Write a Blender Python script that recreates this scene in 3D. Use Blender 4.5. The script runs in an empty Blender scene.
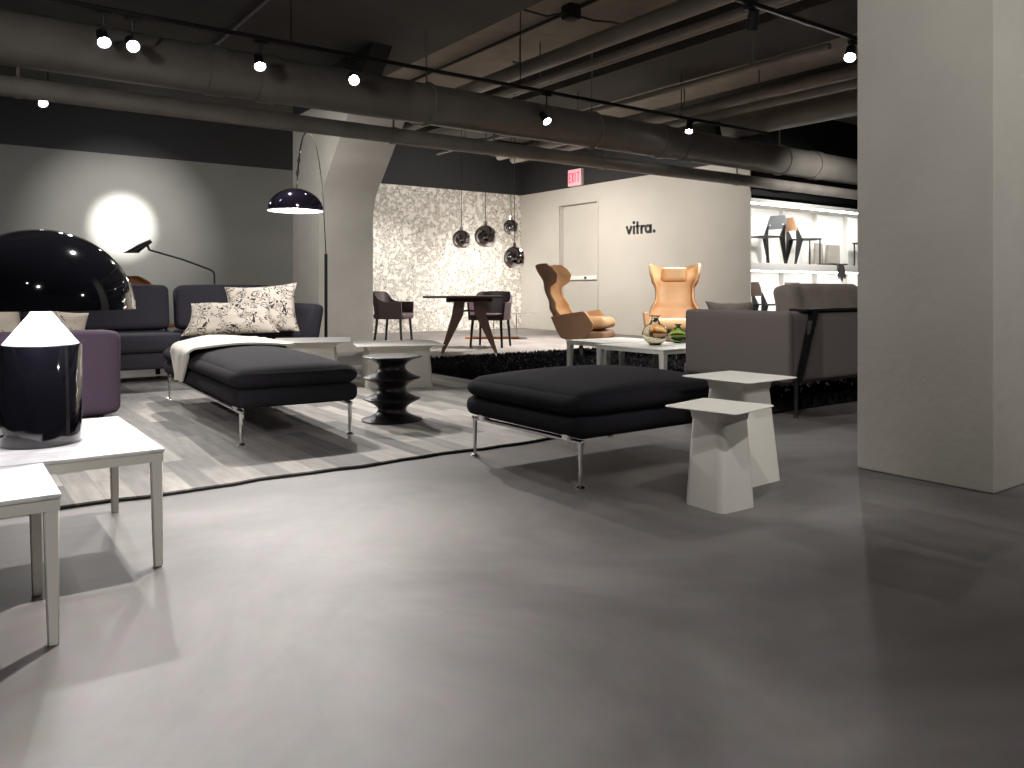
import bpy, bmesh, math, random
from mathutils import Vector, Matrix
random.seed(7)
C = bpy.context.scene.collection
PI = math.pi
R = math.radians
# ------------------------------------------------------------------ camera frame (1024x768 photo)
F, U0, V0, H = 790.0, 512.0, 290.0, 0.82
AZ = R(54)
CA, SA = math.cos(AZ), math.sin(AZ)

def at(u, v, d):
    """world point at picture position (u, v) and depth d metres"""
    lat = (u - U0) / F * d
    return Vector((d * CA + lat * SA, d * SA - lat * CA, H - (v - V0) / F * d))

def xu(u, Y):
    """world X where the sight line of column u crosses the plane Y"""
    k = (u - U0) / F
    return Y * (CA + k * SA) / (SA - k * CA)

# ------------------------------------------------------------------ materials
def new_mat(name):
    m = bpy.data.materials.new(name)
    m.use_nodes = True
    return m, m.node_tree, m.node_tree.nodes['Principled BSDF']

def L(nt, a, ao, b, bi):
    nt.links.new(a.outputs[ao], b.inputs[bi])

def mat(name, col, rough=0.5, metal=0.0, var=0.0, vscale=8, bump=0.0, bscale=200, coat=0.0, sheen=0.0, emit=None, estr=0.0, spec=None, stretch=None):
    m, nt, p = new_mat(name)
    p.inputs['Base Color'].default_value = (*col, 1)
    p.inputs['Roughness'].default_value = rough
    p.inputs['Metallic'].default_value = metal
    p.inputs['Coat Weight'].default_value = coat
    p.inputs['Sheen Weight'].default_value = sheen
    if spec is not None:
        p.inputs['Specular IOR Level'].default_value = spec
    if emit:
        p.inputs['Emission Color'].default_value = (*emit, 1)
        p.inputs['Emission Strength'].default_value = estr
    if var or bump:
        tc = nt.nodes.new('ShaderNodeTexCoord')
        src = tc
        so = 'Object'
        if stretch:
            mp = nt.nodes.new('ShaderNodeMapping')
            mp.inputs['Scale'].default_value = stretch
            L(nt, tc, 'Object', mp, 'Vector')
            src, so = mp, 'Vector'
    if var:
        n = nt.nodes.new('ShaderNodeTexNoise')
        n.inputs['Scale'].default_value = vscale
        n.inputs['Detail'].default_value = 5
        L(nt, src, so, n, 'Vector')
        r = nt.nodes.new('ShaderNodeValToRGB')
        r.color_ramp.elements[0].position = 0.3
        r.color_ramp.elements[1].position = 0.7
        r.color_ramp.elements[0].color = (*[c * (1 - var) for c in col], 1)
        r.color_ramp.elements[1].color = (*[min(1, c * (1 + var)) for c in col], 1)
        L(nt, n, 'Fac', r, 'Fac')
        L(nt, r, 'Color', p, 'Base Color')
    if bump:
        n = nt.nodes.new('ShaderNodeTexNoise')
        n.inputs['Scale'].default_value = bscale
        n.inputs['Detail'].default_value = 3
        L(nt, src, so, n, 'Vector')
        b = nt.nodes.new('ShaderNodeBump')
        b.inputs['Strength'].default_value = bump
        b.inputs['Distance'].default_value = 0.01
        L(nt, n, 'Fac', b, 'Height')
        L(nt, b, 'Normal', p, 'Normal')
    return m

def floor_mat():
    m, nt, p = new_mat('polished concrete')
    tc = nt.nodes.new('ShaderNodeTexCoord')
    n1 = nt.nodes.new('ShaderNodeTexNoise'); n1.inputs['Scale'].default_value = 0.9; n1.inputs['Detail'].default_value = 8; n1.inputs['Roughness'].default_value = 0.6; n1.inputs['Distortion'].default_value = 0.7
    n2 = nt.nodes.new('ShaderNodeTexNoise'); n2.inputs['Scale'].default_value = 14; n2.inputs['Detail'].default_value = 6
    L(nt, tc, 'Object', n1, 'Vector'); L(nt, tc, 'Object', n2, 'Vector')
    r = nt.nodes.new('ShaderNodeValToRGB')
    r.color_ramp.elements[0].position = 0.36; r.color_ramp.elements[1].position = 0.66
    r.color_ramp.elements[0].color = (0.098, 0.089, 0.086, 1); r.color_ramp.elements[1].color = (0.222, 0.204, 0.197, 1)
    L(nt, n1, 'Fac', r, 'Fac')
    mx = nt.nodes.new('ShaderNodeMix'); mx.data_type = 'RGBA'; mx.blend_type = 'OVERLAY'; mx.inputs[0].default_value = 0.12
    L(nt, r, 'Color', mx, 6); nt.links.new(n2.outputs['Color'], mx.inputs[7])
    nt.links.new(mx.outputs[2], p.inputs['Base Color'])
    rr = nt.nodes.new('ShaderNodeMapRange'); rr.inputs['To Min'].default_value = 0.42; rr.inputs['To Max'].default_value = 0.58
    L(nt, n1, 'Fac', rr, 'Value'); L(nt, rr, 'Result', p, 'Roughness')
    b = nt.nodes.new('ShaderNodeBump'); b.inputs['Strength'].default_value = 0.05; b.inputs['Distance'].default_value = 0.01
    L(nt, n2, 'Fac', b, 'Height'); L(nt, b, 'Normal', p, 'Normal')
    p.inputs['Specular IOR Level'].default_value = 0.38
    return m

def scribble_mat(name, base, line, scale, rough=0.9, thin=0.09, wx=1.0):
    """curly dark line drawing on a light ground"""
    m, nt, p = new_mat(name)
    tc = nt.nodes.new('ShaderNodeTexCoord')
    n = nt.nodes.new('ShaderNodeTexNoise'); n.inputs['Scale'].default_value = scale; n.inputs['Detail'].default_value = 1.2; n.inputs['Distortion'].default_value = 1.6
    L(nt, tc, 'Object', n, 'Vector')
    # contour lines of the noise
    mul = nt.nodes.new('ShaderNodeMath'); mul.operation = 'MULTIPLY'; mul.inputs[1].default_value = 7.0 * wx
    L(nt, n, 'Fac', mul, 0)
    fr = nt.nodes.new('ShaderNodeMath'); fr.operation = 'PINGPONG'; fr.inputs[1].default_value = 0.5
    L(nt, mul, 'Value', fr, 0)
    ls = nt.nodes.new('ShaderNodeMath'); ls.operation = 'LESS_THAN'; ls.inputs[1].default_value = thin
    L(nt, fr, 'Value', ls, 0)
    n2 = nt.nodes.new('ShaderNodeTexNoise'); n2.inputs['Scale'].default_value = scale * 0.8
    mp = nt.nodes.new('ShaderNodeMapping'); mp.inputs['Location'].default_value = (5, 3, 2)
    L(nt, tc, 'Object', mp, 'Vector'); L(nt, mp, 'Vector', n2, 'Vector')
    gt = nt.nodes.new('ShaderNodeMath'); gt.operation = 'GREATER_THAN'; gt.inputs[1].default_value = 0.46
    L(nt, n2, 'Fac', gt, 0)
    an = nt.nodes.new('ShaderNodeMath'); an.operation = 'MULTIPLY'
    L(nt, ls, 'Value', an, 0); L(nt, gt, 'Value', an, 1)
    mx = nt.nodes.new('ShaderNodeMix'); mx.data_type = 'RGBA'
    nt.links.new(an.outputs[0], mx.inputs[0])
    mx.inputs[6].default_value = (*base, 1); mx.inputs[7].default_value = (*line, 1)
    nt.links.new(mx.outputs[2], p.inputs['Base Color'])
    p.inputs['Roughness'].default_value = rough
    return m

def hide_mat():
    """patchwork of grey and cream hide strips running along Y"""
    m, nt, p = new_mat('patchwork hide')
    tc = nt.nodes.new('ShaderNodeTexCoord')
    mp = nt.nodes.new('ShaderNodeMapping'); mp.inputs['Rotation'].default_value = (0, 0, PI / 2)
    L(nt, tc, 'Object', mp, 'Vector')
    br = nt.nodes.new('ShaderNodeTexBrick')
    br.offset = 0.37; br.offset_frequency = 2
    br.inputs['Scale'].default_value = 1.0
    br.inputs['Brick Width'].default_value = 0.62; br.inputs['Row Height'].default_value = 0.105
    br.inputs['Mortar Size'].default_value = 0.003; br.inputs['Mortar Smooth'].default_value = 0.3; br.inputs['Bias'].default_value = 0.06
    br.inputs['Color1'].default_value = (0.56, 0.52, 0.47, 1); br.inputs['Color2'].default_value = (0.15, 0.138, 0.13, 1); br.inputs['Mortar'].default_value = (0.30, 0.27, 0.24, 1)
    L(nt, mp, 'Vector', br, 'Vector')
    mp2 = nt.nodes.new('ShaderNodeMapping'); mp2.inputs['Scale'].default_value = (22, 3, 3)
    L(nt, tc, 'Object', mp2, 'Vector')
    n = nt.nodes.new('ShaderNodeTexNoise'); n.inputs['Scale'].default_value = 1.3; n.inputs['Detail'].default_value = 6
    L(nt, mp2, 'Vector', n, 'Vector')
    mx = nt.nodes.new('ShaderNodeMix'); mx.data_type = 'RGBA'; mx.blend_type = 'OVERLAY'; mx.inputs[0].default_value = 0.55
    L(nt, br, 'Color', mx, 6); nt.links.new(n.outputs['Fac'], mx.inputs[7])
    nt.links.new(mx.outputs[2], p.inputs['Base Color'])
    p.inputs['Roughness'].default_value = 0.75; p.inputs['Sheen Weight'].default_value = 0.2
    return m

def glass_mat(name, col, rough=0.02):
    m, nt, p = new_mat(name)
    p.inputs['Base Color'].default_value = (*col, 1)
    p.inputs['Transmission Weight'].default_value = 1.0
    p.inputs['Roughness'].default_value = rough
    p.inputs['IOR'].default_value = 1.45
    return m

def marble_mat():
    m, nt, p = new_mat('white marble')
    tc = nt.nodes.new('ShaderNodeTexCoord')
    n = nt.nodes.new('ShaderNodeTexNoise'); n.inputs['Scale'].default_value = 3; n.inputs['Detail'].default_value = 9; n.inputs['Distortion'].default_value = 1.5
    L(nt, tc, 'Object', n, 'Vector')
    r = nt.nodes.new('ShaderNodeValToRGB')
    e = r.color_ramp.elements
    e[0].position = 0.40; e[0].color = (0.80, 0.79, 0.78, 1)
    e[1].position = 0.62; e[1].color = (0.80, 0.79, 0.78, 1)
    k = e.new(0.5); k.color = (0.60, 0.59, 0.60, 1)
    L(nt, n, 'Fac', r, 'Fac'); L(nt, r, 'Color', p, 'Base Color')
    p.inputs['Roughness'].default_value = 0.3
    return m

M = {}
M['floor'] = floor_mat()
M['greywall'] = mat('grey wall paint', (0.195, 0.195, 0.182), 0.85, var=0.04, vscale=2)
M['whitewall'] = mat('off white wall paint', (0.52, 0.49, 0.44), 0.8, var=0.03, vscale=2)
M['pillar'] = mat('rough plaster grey white', (0.50, 0.475, 0.43), 0.85, var=0.05, vscale=3, bump=0.25, bscale=18)
M['darkwall'] = mat('charcoal upper wall', (0.022, 0.022, 0.024), 0.8)
M['ceiling'] = mat('grey brown concrete slab', (0.42, 0.375, 0.32), 0.9, var=0.12, vscale=3, bump=0.2, bscale=10)
M['soffit'] = mat('charcoal painted soffit', (0.075, 0.068, 0.062), 0.8, var=0.15, vscale=2)
M['duct'] = mat('painted duct metal', (0.20, 0.185, 0.165), 0.45, var=0.10, vscale=4)
M['pipe'] = mat('painted pipe metal', (0.24, 0.22, 0.195), 0.45, var=0.12, vscale=5)
M['blackmetal'] = mat('black metal', (0.012, 0.012, 0.013), 0.4)
M['chrome'] = mat('chrome', (0.80, 0.80, 0.80), 0.12, 1.0)
M['mirror'] = mat('mirror chrome', (0.86, 0.85, 0.88), 0.02, 1.0)
M['darkchrome'] = mat('smoked chrome', (0.10, 0.085, 0.14), 0.08, 0.9)
M['blackgloss'] = mat('black lacquer', (0.004, 0.004, 0.006), 0.06, coat=1.0)
M['blackwood'] = mat('black stained turned wood', (0.012, 0.010, 0.011), 0.38)
M['shadein'] = mat('white enamel inside of shade', (0.85, 0.85, 0.88), 0.4)
M['whitelac'] = mat('white lacquered cone', (0.85, 0.84, 0.84), 0.35)
M['ottoman'] = mat('near black wool', (0.0125, 0.0115, 0.015), 0.95, bump=0.25, bscale=260, spec=0.2)
M['ottomangrey'] = mat('dark charcoal wool', (0.026, 0.025, 0.030), 0.95, bump=0.25, bscale=260, spec=0.2)
M['sofa'] = mat('charcoal wool', (0.046, 0.044, 0.055), 0.95, bump=0.25, bscale=240, spec=0.2)
M['purple'] = mat('muted purple wool', (0.17, 0.12, 0.18), 0.95, bump=0.25, bscale=240, spec=0.2)
M['greysofa'] = mat('warm grey upholstery', (0.150, 0.130, 0.124), 0.9, bump=0.2, bscale=260, spec=0.2)
M['greycush'] = mat('grey brown cushion cloth', (0.20, 0.168, 0.148), 0.9, bump=0.3, bscale=60, var=0.15, vscale=6)
M['throw'] = mat('cream wool throw', (0.80, 0.77, 0.69), 0.95, bump=0.35, bscale=90, sheen=0.3)
M['whitetable'] = mat('white powder coat', (0.80, 0.77, 0.71), 0.45)
M['whiteframe'] = mat('white coated frame', (0.72, 0.70, 0.64), 0.4)
M['marble'] = marble_mat()
M['tan'] = mat('tan leather', (0.66, 0.39, 0.19), 0.48, var=0.08, vscale=5, bump=0.08, bscale=90)
M['tanshell'] = mat('brown tan shell cloth', (0.34, 0.185, 0.105), 0.6, var=0.06, vscale=5)
M['plum'] = mat('dark plum leather', (0.040, 0.022, 0.028), 0.5, bump=0.05, bscale=100)
M['walnut'] = mat('dark walnut', (0.10, 0.052, 0.038), 0.45, var=0.2, vscale=6, stretch=(8, 8, 1))
M['tabletop'] = mat('dark stained oak', (0.055, 0.036, 0.032), 0.35, var=0.2, vscale=6, stretch=(1, 8, 8))
M['wood'] = mat('orange brown wood', (0.36, 0.15, 0.055), 0.4, var=0.2, vscale=6, stretch=(1, 8, 8))
M['shelf'] = mat('white shelf board', (0.80, 0.79, 0.76), 0.5)
M['bluegrey'] = mat('blue grey chair plastic', (0.12, 0.13, 0.14), 0.5)
M['tanply'] = mat('tan ply', (0.55, 0.30, 0.17), 0.5)
M['brownply'] = mat('dark brown ply', (0.075, 0.042, 0.026), 0.5)
M['felt'] = mat('beige grey felt', (0.34, 0.32, 0.28), 0.95, bump=0.2, bscale=150)
M['darkfelt'] = mat('dark grey felt', (0.07, 0.06, 0.06), 0.95)
M['hide'] = hide_mat()
M['rugedge'] = mat('black rug binding', (0.01, 0.01, 0.01), 0.9)
M['shag'] = mat('black wool pile', (0.008, 0.007, 0.009), 0.9, spec=0.15)
M['wallpaper'] = scribble_mat('scribble wallpaper', (0.72, 0.675, 0.60), (0.10, 0.085, 0.075), 18.0, thin=0.2)
M['patterned'] = scribble_mat('curly print cushion cloth', (0.82, 0.73, 0.62), (0.05, 0.04, 0.038), 11.0, thin=0.17)
M['creamcloth'] = scribble_mat('cream flower print cloth', (0.78, 0.70, 0.58), (0.25, 0.19, 0.14), 6.0, thin=0.12)
M['amber'] = glass_mat('pale amber glass', (0.98, 0.95, 0.82))
M['green'] = glass_mat('green glass', (0.60, 0.88, 0.50))
M['clear'] = glass_mat('clear glass', (0.93, 0.96, 0.95))
M['lettering'] = mat('black lettering', (0.02, 0.02, 0.022), 0.5)
M['signface'] = mat('lit pink white sign panel', (0.8, 0.35, 0.38), 0.4, emit=(1.0, 0.36, 0.42), estr=0.75)
M['signred'] = mat('lit red sign letters', (0.7, 0.05, 0.1), 0.4, emit=(0.95, 0.06, 0.13), estr=0.8)
M['signbox'] = mat('sign housing', (0.55, 0.45, 0.45), 0.4)
M['lens'] = mat('glowing lamp lens', (1, 1, 1), 0.3, emit=(0.90, 0.92, 1.0), estr=60)
M['led'] = mat('white light strip', (1, 1, 1), 0.3, emit=(1.0, 0.98, 0.94), estr=55)
M['bulb'] = mat('glowing bulb glass', (1, 1, 1), 0.3, emit=(1.0, 0.96, 0.97), estr=18)

# ------------------------------------------------------------------ mesh helpers
def merge(bm, tmp):
    me = bpy.data.meshes.new('t')
    tmp.to_mesh(me); tmp.free()
    bm.from_mesh(me)
    bpy.data.meshes.remove(me)

def box(bm, lo, hi, bev=0.0, seg=2, mtx=None):
    t = bmesh.new()
    bmesh.ops.create_cube(t, size=1)
    for v in t.verts:
        v.co = Vector(((lo[i] + hi[i]) / 2 + v.co[i] * (hi[i] - lo[i]) for i in range(3)))
    if bev:
        bmesh.ops.bevel(t, geom=list(t.edges), offset=bev, segments=seg, profile=0.5, affect='EDGES')
    if mtx:
        t.transform(mtx)
    merge(bm, t)

def frustum(bm, lo, hi, b0, b1, bev=0.0, seg=3):
    """square tapered block: half sizes b0 at z=lo, b1 at z=hi, rounded upright edges"""
    t = bmesh.new()
    vs = [t.verts.new((sx * b, sy * b, z)) for z, b in ((lo, b0), (hi, b1)) for sx, sy in ((-1, -1), (1, -1), (1, 1), (-1, 1))]
    t.faces.new(vs[3::-1]); t.faces.new(vs[4:])
    for i in range(4):
        j = (i + 1) % 4
        t.faces.new((vs[i], vs[j], vs[4 + j], vs[4 + i]))
    if bev:
        up = [e for e in t.edges if abs(e.verts[0].co.z - e.verts[1].co.z) > 1e-4]
        bmesh.ops.bevel(t, geom=up, offset=bev, segments=seg, profile=0.5, affect='EDGES')
    merge(bm, t)

def cyl(bm, p0, p1, r0, r1=None, seg=20, cap=True):
    r1 = r0 if r1 is None else r1
    p0, p1 = Vector(p0), Vector(p1)
    q = (p1 - p0).to_track_quat('Z', 'Y').to_matrix()
    rings = []
    for p, r in ((p0, r0), (p1, r1)):
        rings.append([bm.verts.new(p + q @ Vector((r * math.cos(2 * PI * k / seg), r * math.sin(2 * PI * k / seg), 0))) for k in range(seg)])
    for k in range(seg):
        j = (k + 1) % seg
        bm.faces.new((rings[0][k], rings[0][j], rings[1][j], rings[1][k]))
    if cap:
        bm.faces.new(rings[0][::-1]); bm.faces.new(rings[1])

def tube(bm, pts, r, seg=10, cap=True):
    pts = [Vector(p) for p in pts]
    rad = r if isinstance(r, (list, tuple)) else [r] * len(pts)
    rings = []
    q = None
    for i, p in enumerate(pts):
        d = (pts[min(i + 1, len(pts) - 1)] - pts[max(i - 1, 0)]).normalized()
        if q is None:
            q = d.to_track_quat('Z', 'Y')
        else:
            q = (q @ Vector((0, 0, 1))).rotation_difference(d) @ q
        rings.append([bm.verts.new(p + q @ Vector((rad[i] * math.cos(2 * PI * k / seg), rad[i] * math.sin(2 * PI * k / seg), 0))) for k in range(seg)])
    for a, b in zip(rings, rings[1:]):
        for k in range(seg):
            j = (k + 1) % seg
            bm.faces.new((a[k], a[j], b[j], b[k]))
    if cap:
        bm.faces.new(rings[0][::-1]); bm.faces.new(rings[-1])

def lathe(bm, prof, seg=40, c=(0, 0, 0), closed=False):
    rings = []
    for r, z in prof:
        if r < 1e-5:
            rings.append([bm.verts.new((c[0], c[1], c[2] + z))])
        else:
            rings.append([bm.verts.new((c[0] + r * math.cos(2 * PI * k / seg), c[1] + r * math.sin(2 * PI * k / seg), c[2] + z)) for k in range(seg)])
    pairs = list(zip(rings, rings[1:]))
    if closed:
        pairs.append((rings[-1], rings[0]))
    for a, b in pairs:
        for k in range(seg):
            j = (k + 1) % seg
            if len(a) == 1 and len(b) == 1:
                continue
            if len(a) == 1:
                bm.faces.new((a[0], b[j], b[k]))
            elif len(b) == 1:
                bm.faces.new((a[k], a[j], b[0]))
            else:
                bm.faces.new((a[k], a[j], b[j], b[k]))

def prism(bm, poly, a, b, axis='Z'):
    """polygon (2D) pulled from a to b along an axis: X -> poly is (y,z), Y -> (x,z), Z -> (x,y)"""
    def P(p, w):
        return {'X': (w, p[0], p[1]), 'Y': (p[0], w, p[1]), 'Z': (p[0], p[1], w)}[axis]
    t = bmesh.new()
    v0 = [t.verts.new(P(p, a)) for p in poly]
    v1 = [t.verts.new(P(p, b)) for p in poly]
    t.faces.new(v0); t.faces.new(v1[::-1])
    n = len(poly)
    for i in range(n):
        j = (i + 1) % n
        t.faces.new((v0[i], v1[i], v1[j], v0[j]))
    bmesh.ops.recalc_face_normals(t, faces=t.faces)
    merge(bm, t)

def soft(bm, lo, hi, r, bulge=0.0, n=12, sag=0.0, mtx=None, side=0.0):
    """rounded cushion block; bulge puffs top and bottom, side puffs the sides"""
    h = [(hi[i] - lo[i]) / 2 for i in range(3)]
    c = [(hi[i] + lo[i]) / 2 for i in range(3)]
    rr = [min(r, x) for x in h]
    t = bmesh.new()
    bmesh.ops.create_cube(t, size=2)
    bmesh.ops.subdivide_edges(t, edges=list(t.edges), cuts=n, use_grid_fill=True)
    for v in t.verts:
        a = [math.sin(PI / 2 * x) * (1.0) for x in v.co]
        p = [a[i] * h[i] for i in range(3)]
        inn = [max(-(h[i] - rr[i]), min(h[i] - rr[i], p[i])) for i in range(3)]
        d = [(p[i] - inn[i]) / max(rr[i], 1e-6) for i in range(3)]
        ln = math.sqrt(sum(x * x for x in d))
        if ln > 1e-6:
            p = [inn[i] + d[i] / ln * rr[i] for i in range(3)]
        fz = (1 - a[0] ** 2) * (1 - a[1] ** 2)
        p[2] += bulge * (fz ** 0.85) * (1 if a[2] > 0 else -0.0) * abs(a[2])
        if side:
            k = 1 - a[2] ** 2
            p[0] += side * k * a[0] * (1 - 0.3 * a[1] ** 2); p[1] += side * k * a[1] * (1 - 0.3 * a[0] ** 2)
        if sag:
            p[2] -= sag * fz
        v.co = Vector((p[i] + c[i] for i in range(3)))
    if mtx:
        t.transform(mtx)
    merge(bm, t)

def pillow(bm, w, h, th, n=22, mtx=None, wob=0.006, pinch=0.10, seed=0, taper=0.0):
    """scatter cushion standing in the XZ plane, pinched corners, creased face"""
    rnd = random.Random(seed)
    ph = [rnd.uniform(0, 6.28) for _ in range(6)]
    t = bmesh.new()
    g = {}
    for s in (1, -1):
        for i in range(n + 1):
            for j in range(n + 1):
                a, b = -1 + 2 * i / n, -1 + 2 * j / n
                edge = i in (0, n) or j in (0, n)
                if edge and s == -1:
                    g[s, i, j] = g[1, i, j]
                    continue
                k = max(0.0, (1 - a * a) * (1 - b * b)) ** 0.42
                x = a * w / 2 * (1 - pinch * (1 - b * b)) * (1 - taper * b)
                z = b * h / 2 * (1 - pinch * (1 - a * a))
                y = s * th / 2 * k
                y += wob * k * (math.sin(7 * a + ph[0] + 3 * b) + math.sin(9 * b + ph[1] - 4 * a))
                g[s, i, j] = t.verts.new((x, y, z))
    for s in (1, -1):
        for i in range(n):
            for j in range(n):
                q = [g[s, i, j], g[s, i + 1, j], g[s, i + 1, j + 1], g[s, i, j + 1]]
                t.faces.new(q if s == -1 else q[::-1])
    if mtx:
        t.transform(mtx)
    merge(bm, t)

def ushell(bm, sect, nv, thick):
    """grid surface from sect(i)->list of points, given thickness along normals"""
    t = bmesh.new()
    rows = [[t.verts.new(p) for p in sect(i)] for i in range(nv)]
    for a, b in zip(rows, rows[1:]):
        for k in range(len(a) - 1):
            t.faces.new((a[k], a[k + 1], b[k + 1], b[k]))
    bmesh.ops.recalc_face_normals(t, faces=t.faces)
    bmesh.ops.solidify(t, geom=list(t.faces), thickness=thick)
    bmesh.ops.recalc_face_normals(t, faces=t.faces)
    merge(bm, t)

def obj(name, bm, m, parent=None, smooth=40, loc=None, rotz=0, sub=0):
    me = bpy.data.meshes.new(name)
    bmesh.ops.remove_doubles(bm, verts=bm.verts, dist=1e-6)
    bm.to_mesh(me); bm.free()
    me.materials.append(M[m] if isinstance(m, str) else m)
    if smooth:
        for p in me.polygons:
            p.use_smooth = True
        me.set_sharp_from_angle(angle=R(smooth))
    o = bpy.data.objects.new(name, me)
    C.objects.link(o)
    if parent:
        o.parent = parent
    if loc is not None:
        o.location = loc
    o.rotation_euler.z = rotz
    if sub:
        s = o.modifiers.new('smooth', 'SUBSURF'); s.levels = sub; s.render_levels = sub
    return o

def tag(o, label, cat, group=None):
    o['label'] = label; o['category'] = cat
    if group:
        o['group'] = group
    return o

def thing(name, label, cat, loc=(0, 0, 0), rotz=0, group=None):
    o = bpy.data.objects.new(name, None)
    o.empty_display_size = 0.1
    C.objects.link(o)
    o.location = loc; o.rotation_euler.z = rotz
    return tag(o, label, cat, group)

def struct(name, bm, m, smooth=30):
    o = obj(name, bm, m, None, smooth)
    o['kind'] = 'structure'
    return o

def dup(root, loc, rotz, label, group=None):
    r = root.copy(); C.objects.link(r); r.location = loc; r.rotation_euler = (0, 0, rotz)
    r['label'] = label
    if group:
        r['group'] = group
    for ch in list(root.children):
        c = ch.copy(); C.objects.link(c); c.parent = r
        for g in list(ch.children):
            d = g.copy(); C.objects.link(d); d.parent = c
    return r

B = bmesh.new

# ------------------------------------------------------------------ the setting
b = B(); box(b, (-7, -4, -0.1), (17, 15, 0)); struct('floor', b, 'floor')
YB = 13.7; XR = 10.2; WT = 2.86; CZ = 4.0
b = B(); box(b, (-7, YB, 0), (5.9, YB + 0.2, 2.95)); struct('wall_back', b, 'greywall')
b = B(); box(b, (5.9, YB, 0.0), (XR + 0.2, YB + 0.2, WT)); struct('wall_papered', b, 'wallpaper')
b = B(); box(b, (-7, YB + 0.02, 2.95), (5.9, YB + 0.2, CZ)); box(b, (5.9, YB + 0.02, WT), (XR + 0.2, YB + 0.2, CZ)); struct('wall_back_upper', b, 'darkwall')
DY0, DY1, DZ, YE = 11.27, 12.40, 2.52, 7.75
b = B()
box(b, (XR, YE, 0), (XR + 0.025, 8.44, WT)); box(b, (XR, 8.44, 0), (XR + 0.16, DY0, WT)); box(b, (XR, DY1, 0), (XR + 0.16, YB, WT)); box(b, (XR, DY0, DZ), (XR + 0.16, DY1, WT))
struct('wall_right', b, 'whitewall')
b = B(); box(b, (XR + 0.02, 8.44, WT), (XR + 0.16, YB, CZ)); struct('wall_right_upper', b, 'darkwall')
b = B(); box(b, (XR + 0.16, 8.42, 0), (17, 8.6, CZ)); struct('wall_shelving', b, 'darkwall')
b = B(); box(b, (-7.2, -4, 0), (-7, 15, CZ)); struct('wall_left', b, 'greywall')
b = B(); box(b, (-7.2, -4.2, 0), (17, -4, CZ)); struct('wall_front', b, 'greywall')
b = B(); box(b, (17, -4.2, 0), (17.2, 15, CZ)); struct('wall_far_right', b, 'greywall')
# door in its recess, with casing and push bar
b = B(); box(b, (XR + 0.11, DY0, 0.005), (XR + 0.155, DY1, DZ)); d1 = struct('door_1', b, 'whitewall')
b = B()
box(b, (-0.05, DY0 + 0.06, 1.02), (0.0, DY1 - 0.16, 1.10), 0.008)
box(b, (-0.012, DY0 + 0.02, 0.99), (0.0, DY0 + 0.12, 1.13), 0.004)
obj('push_bar', b, 'shelf', d1, loc=(XR + 0.11, 0, 0))
b = B(); cyl(b, (-0.07, DY0 + 0.40, 1.06), (-0.05, DY0 + 0.40, 1.06), 0.026); obj('lock', b, 'blackmetal', d1, loc=(XR + 0.11, 0, 0))
b = B()
for y0, y1, z0, z1 in ((DY0 - 0.035, DY0, 0, DZ + 0.035), (DY1, DY1 + 0.035, 0, DZ + 0.035), (DY0, DY1, DZ, DZ + 0.035)):
    box(b, (XR - 0.012, y0, z0), (XR - 0.0005, y1, z1), 0.003)
struct('trim_1', b, 'whitewall')
# pillar in front, right
b = B(); box(b, (3.42, 1.425, 0), (4.25, 2.01, CZ), 0.012, 2); struct('pillar_right', b, 'pillar')
# haunched column behind
cx0, cx1, cy0, cy1 = 4.0, 4.77, 9.77, 10.7
b = B()
prof = [(cy1, 0), (cy0, 0), (cy0, 1.75)]
for k in range(1, 7):
    a = k / 6 * R(43); prof.append((cy0 - 0.62 * (1 - math.cos(a)), 1.75 + 0.62 * math.sin(a)))
y, z = prof[-1]
k = y - (3.22 - z) * 0.95
prof += [(k, 3.22), (cy1, 3.22)]
prism(b, prof, cx0, cx1, 'X'); struct('column_back', b, 'pillar', 25)
b = B(); prism(b, [(cy1, 3.22), (k, 3.22), (k - 0.42, 3.65), (cy1, 3.65)], cx0, 4.25, 'X'); struct('column_back_upper', b, 'darkwall')
# ceiling: slab, dark soffit on the left, beams
b = B(); box(b, (-7, -4, CZ), (17, 15, CZ + 0.1)); struct('ceiling', b, 'ceiling')
b = B(); box(b, (-7, -4, 3.64), (4.77, 15, CZ)); struct('ceiling_soffit', b, 'soffit')
b = B()
box(b, (7.0, 2, 3.62), (8.1, 15, CZ)); box(b, (10.2, -4, 3.55), (11.4, 15, CZ)); struct('ceiling_beam', b, 'soffit')

# ------------------------------------------------------------------ ducts and pipes under the ceiling
Zd = 2.84
t = thing('air_duct', 'large round grey air duct running under the dark ceiling', 'air duct', (0, 7.5, Zd))
b = B(); cyl(b, (-6.9, 0, 0), (16.5, 0, 0), 0.217, seg=48); obj('duct_body', b, 'duct', t)
for x0, x1 in ((1.98, 2.14), (2.44, 2.62), (7.85, 8.0), (8.3, 8.5), (11.4, 11.6)):
    b = B(); cyl(b, (x0, 0, 0), (x1, 0, 0), 0.232, seg=48); obj('duct_collar', b, 'duct', t)
for x in (0.1, 4.3, 6.7, 10.6):
    b = B(); tube(b, [(x, 0.226 * math.cos(a), 0.226 * math.sin(a)) for a in [R(k) for k in range(0, 361, 15)]], 0.014, 6)
    cyl(b, (x, 0, 0.215), (x, 0, (3.64 if x < 4.77 else 4.0) - Zd), 0.01, seg=8); obj('duct_hanger', b, 'pipe', t)
t = thing('water_pipe', 'straight grey pipe hung just below the large round duct', 'pipe', (0, 7.55, 2.465))
b = B(); cyl(b, (-6.9, 0, 0), (16.5, 0, 0), 0.083, seg=28); obj('pipe_body', b, 'pipe', t)
for x in (0.5, 3.9, 5.2, 6.9, 9.6):
    b = B(); cyl(b, (x, 0, 0), (x + 0.05, 0, 0), 0.091, seg=28); cyl(b, (x + 0.025, 0, 0.08), (x + 0.025, 0, 0.165), 0.012, seg=8); obj('pipe_clamp', b, 'pipe', t)

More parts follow.
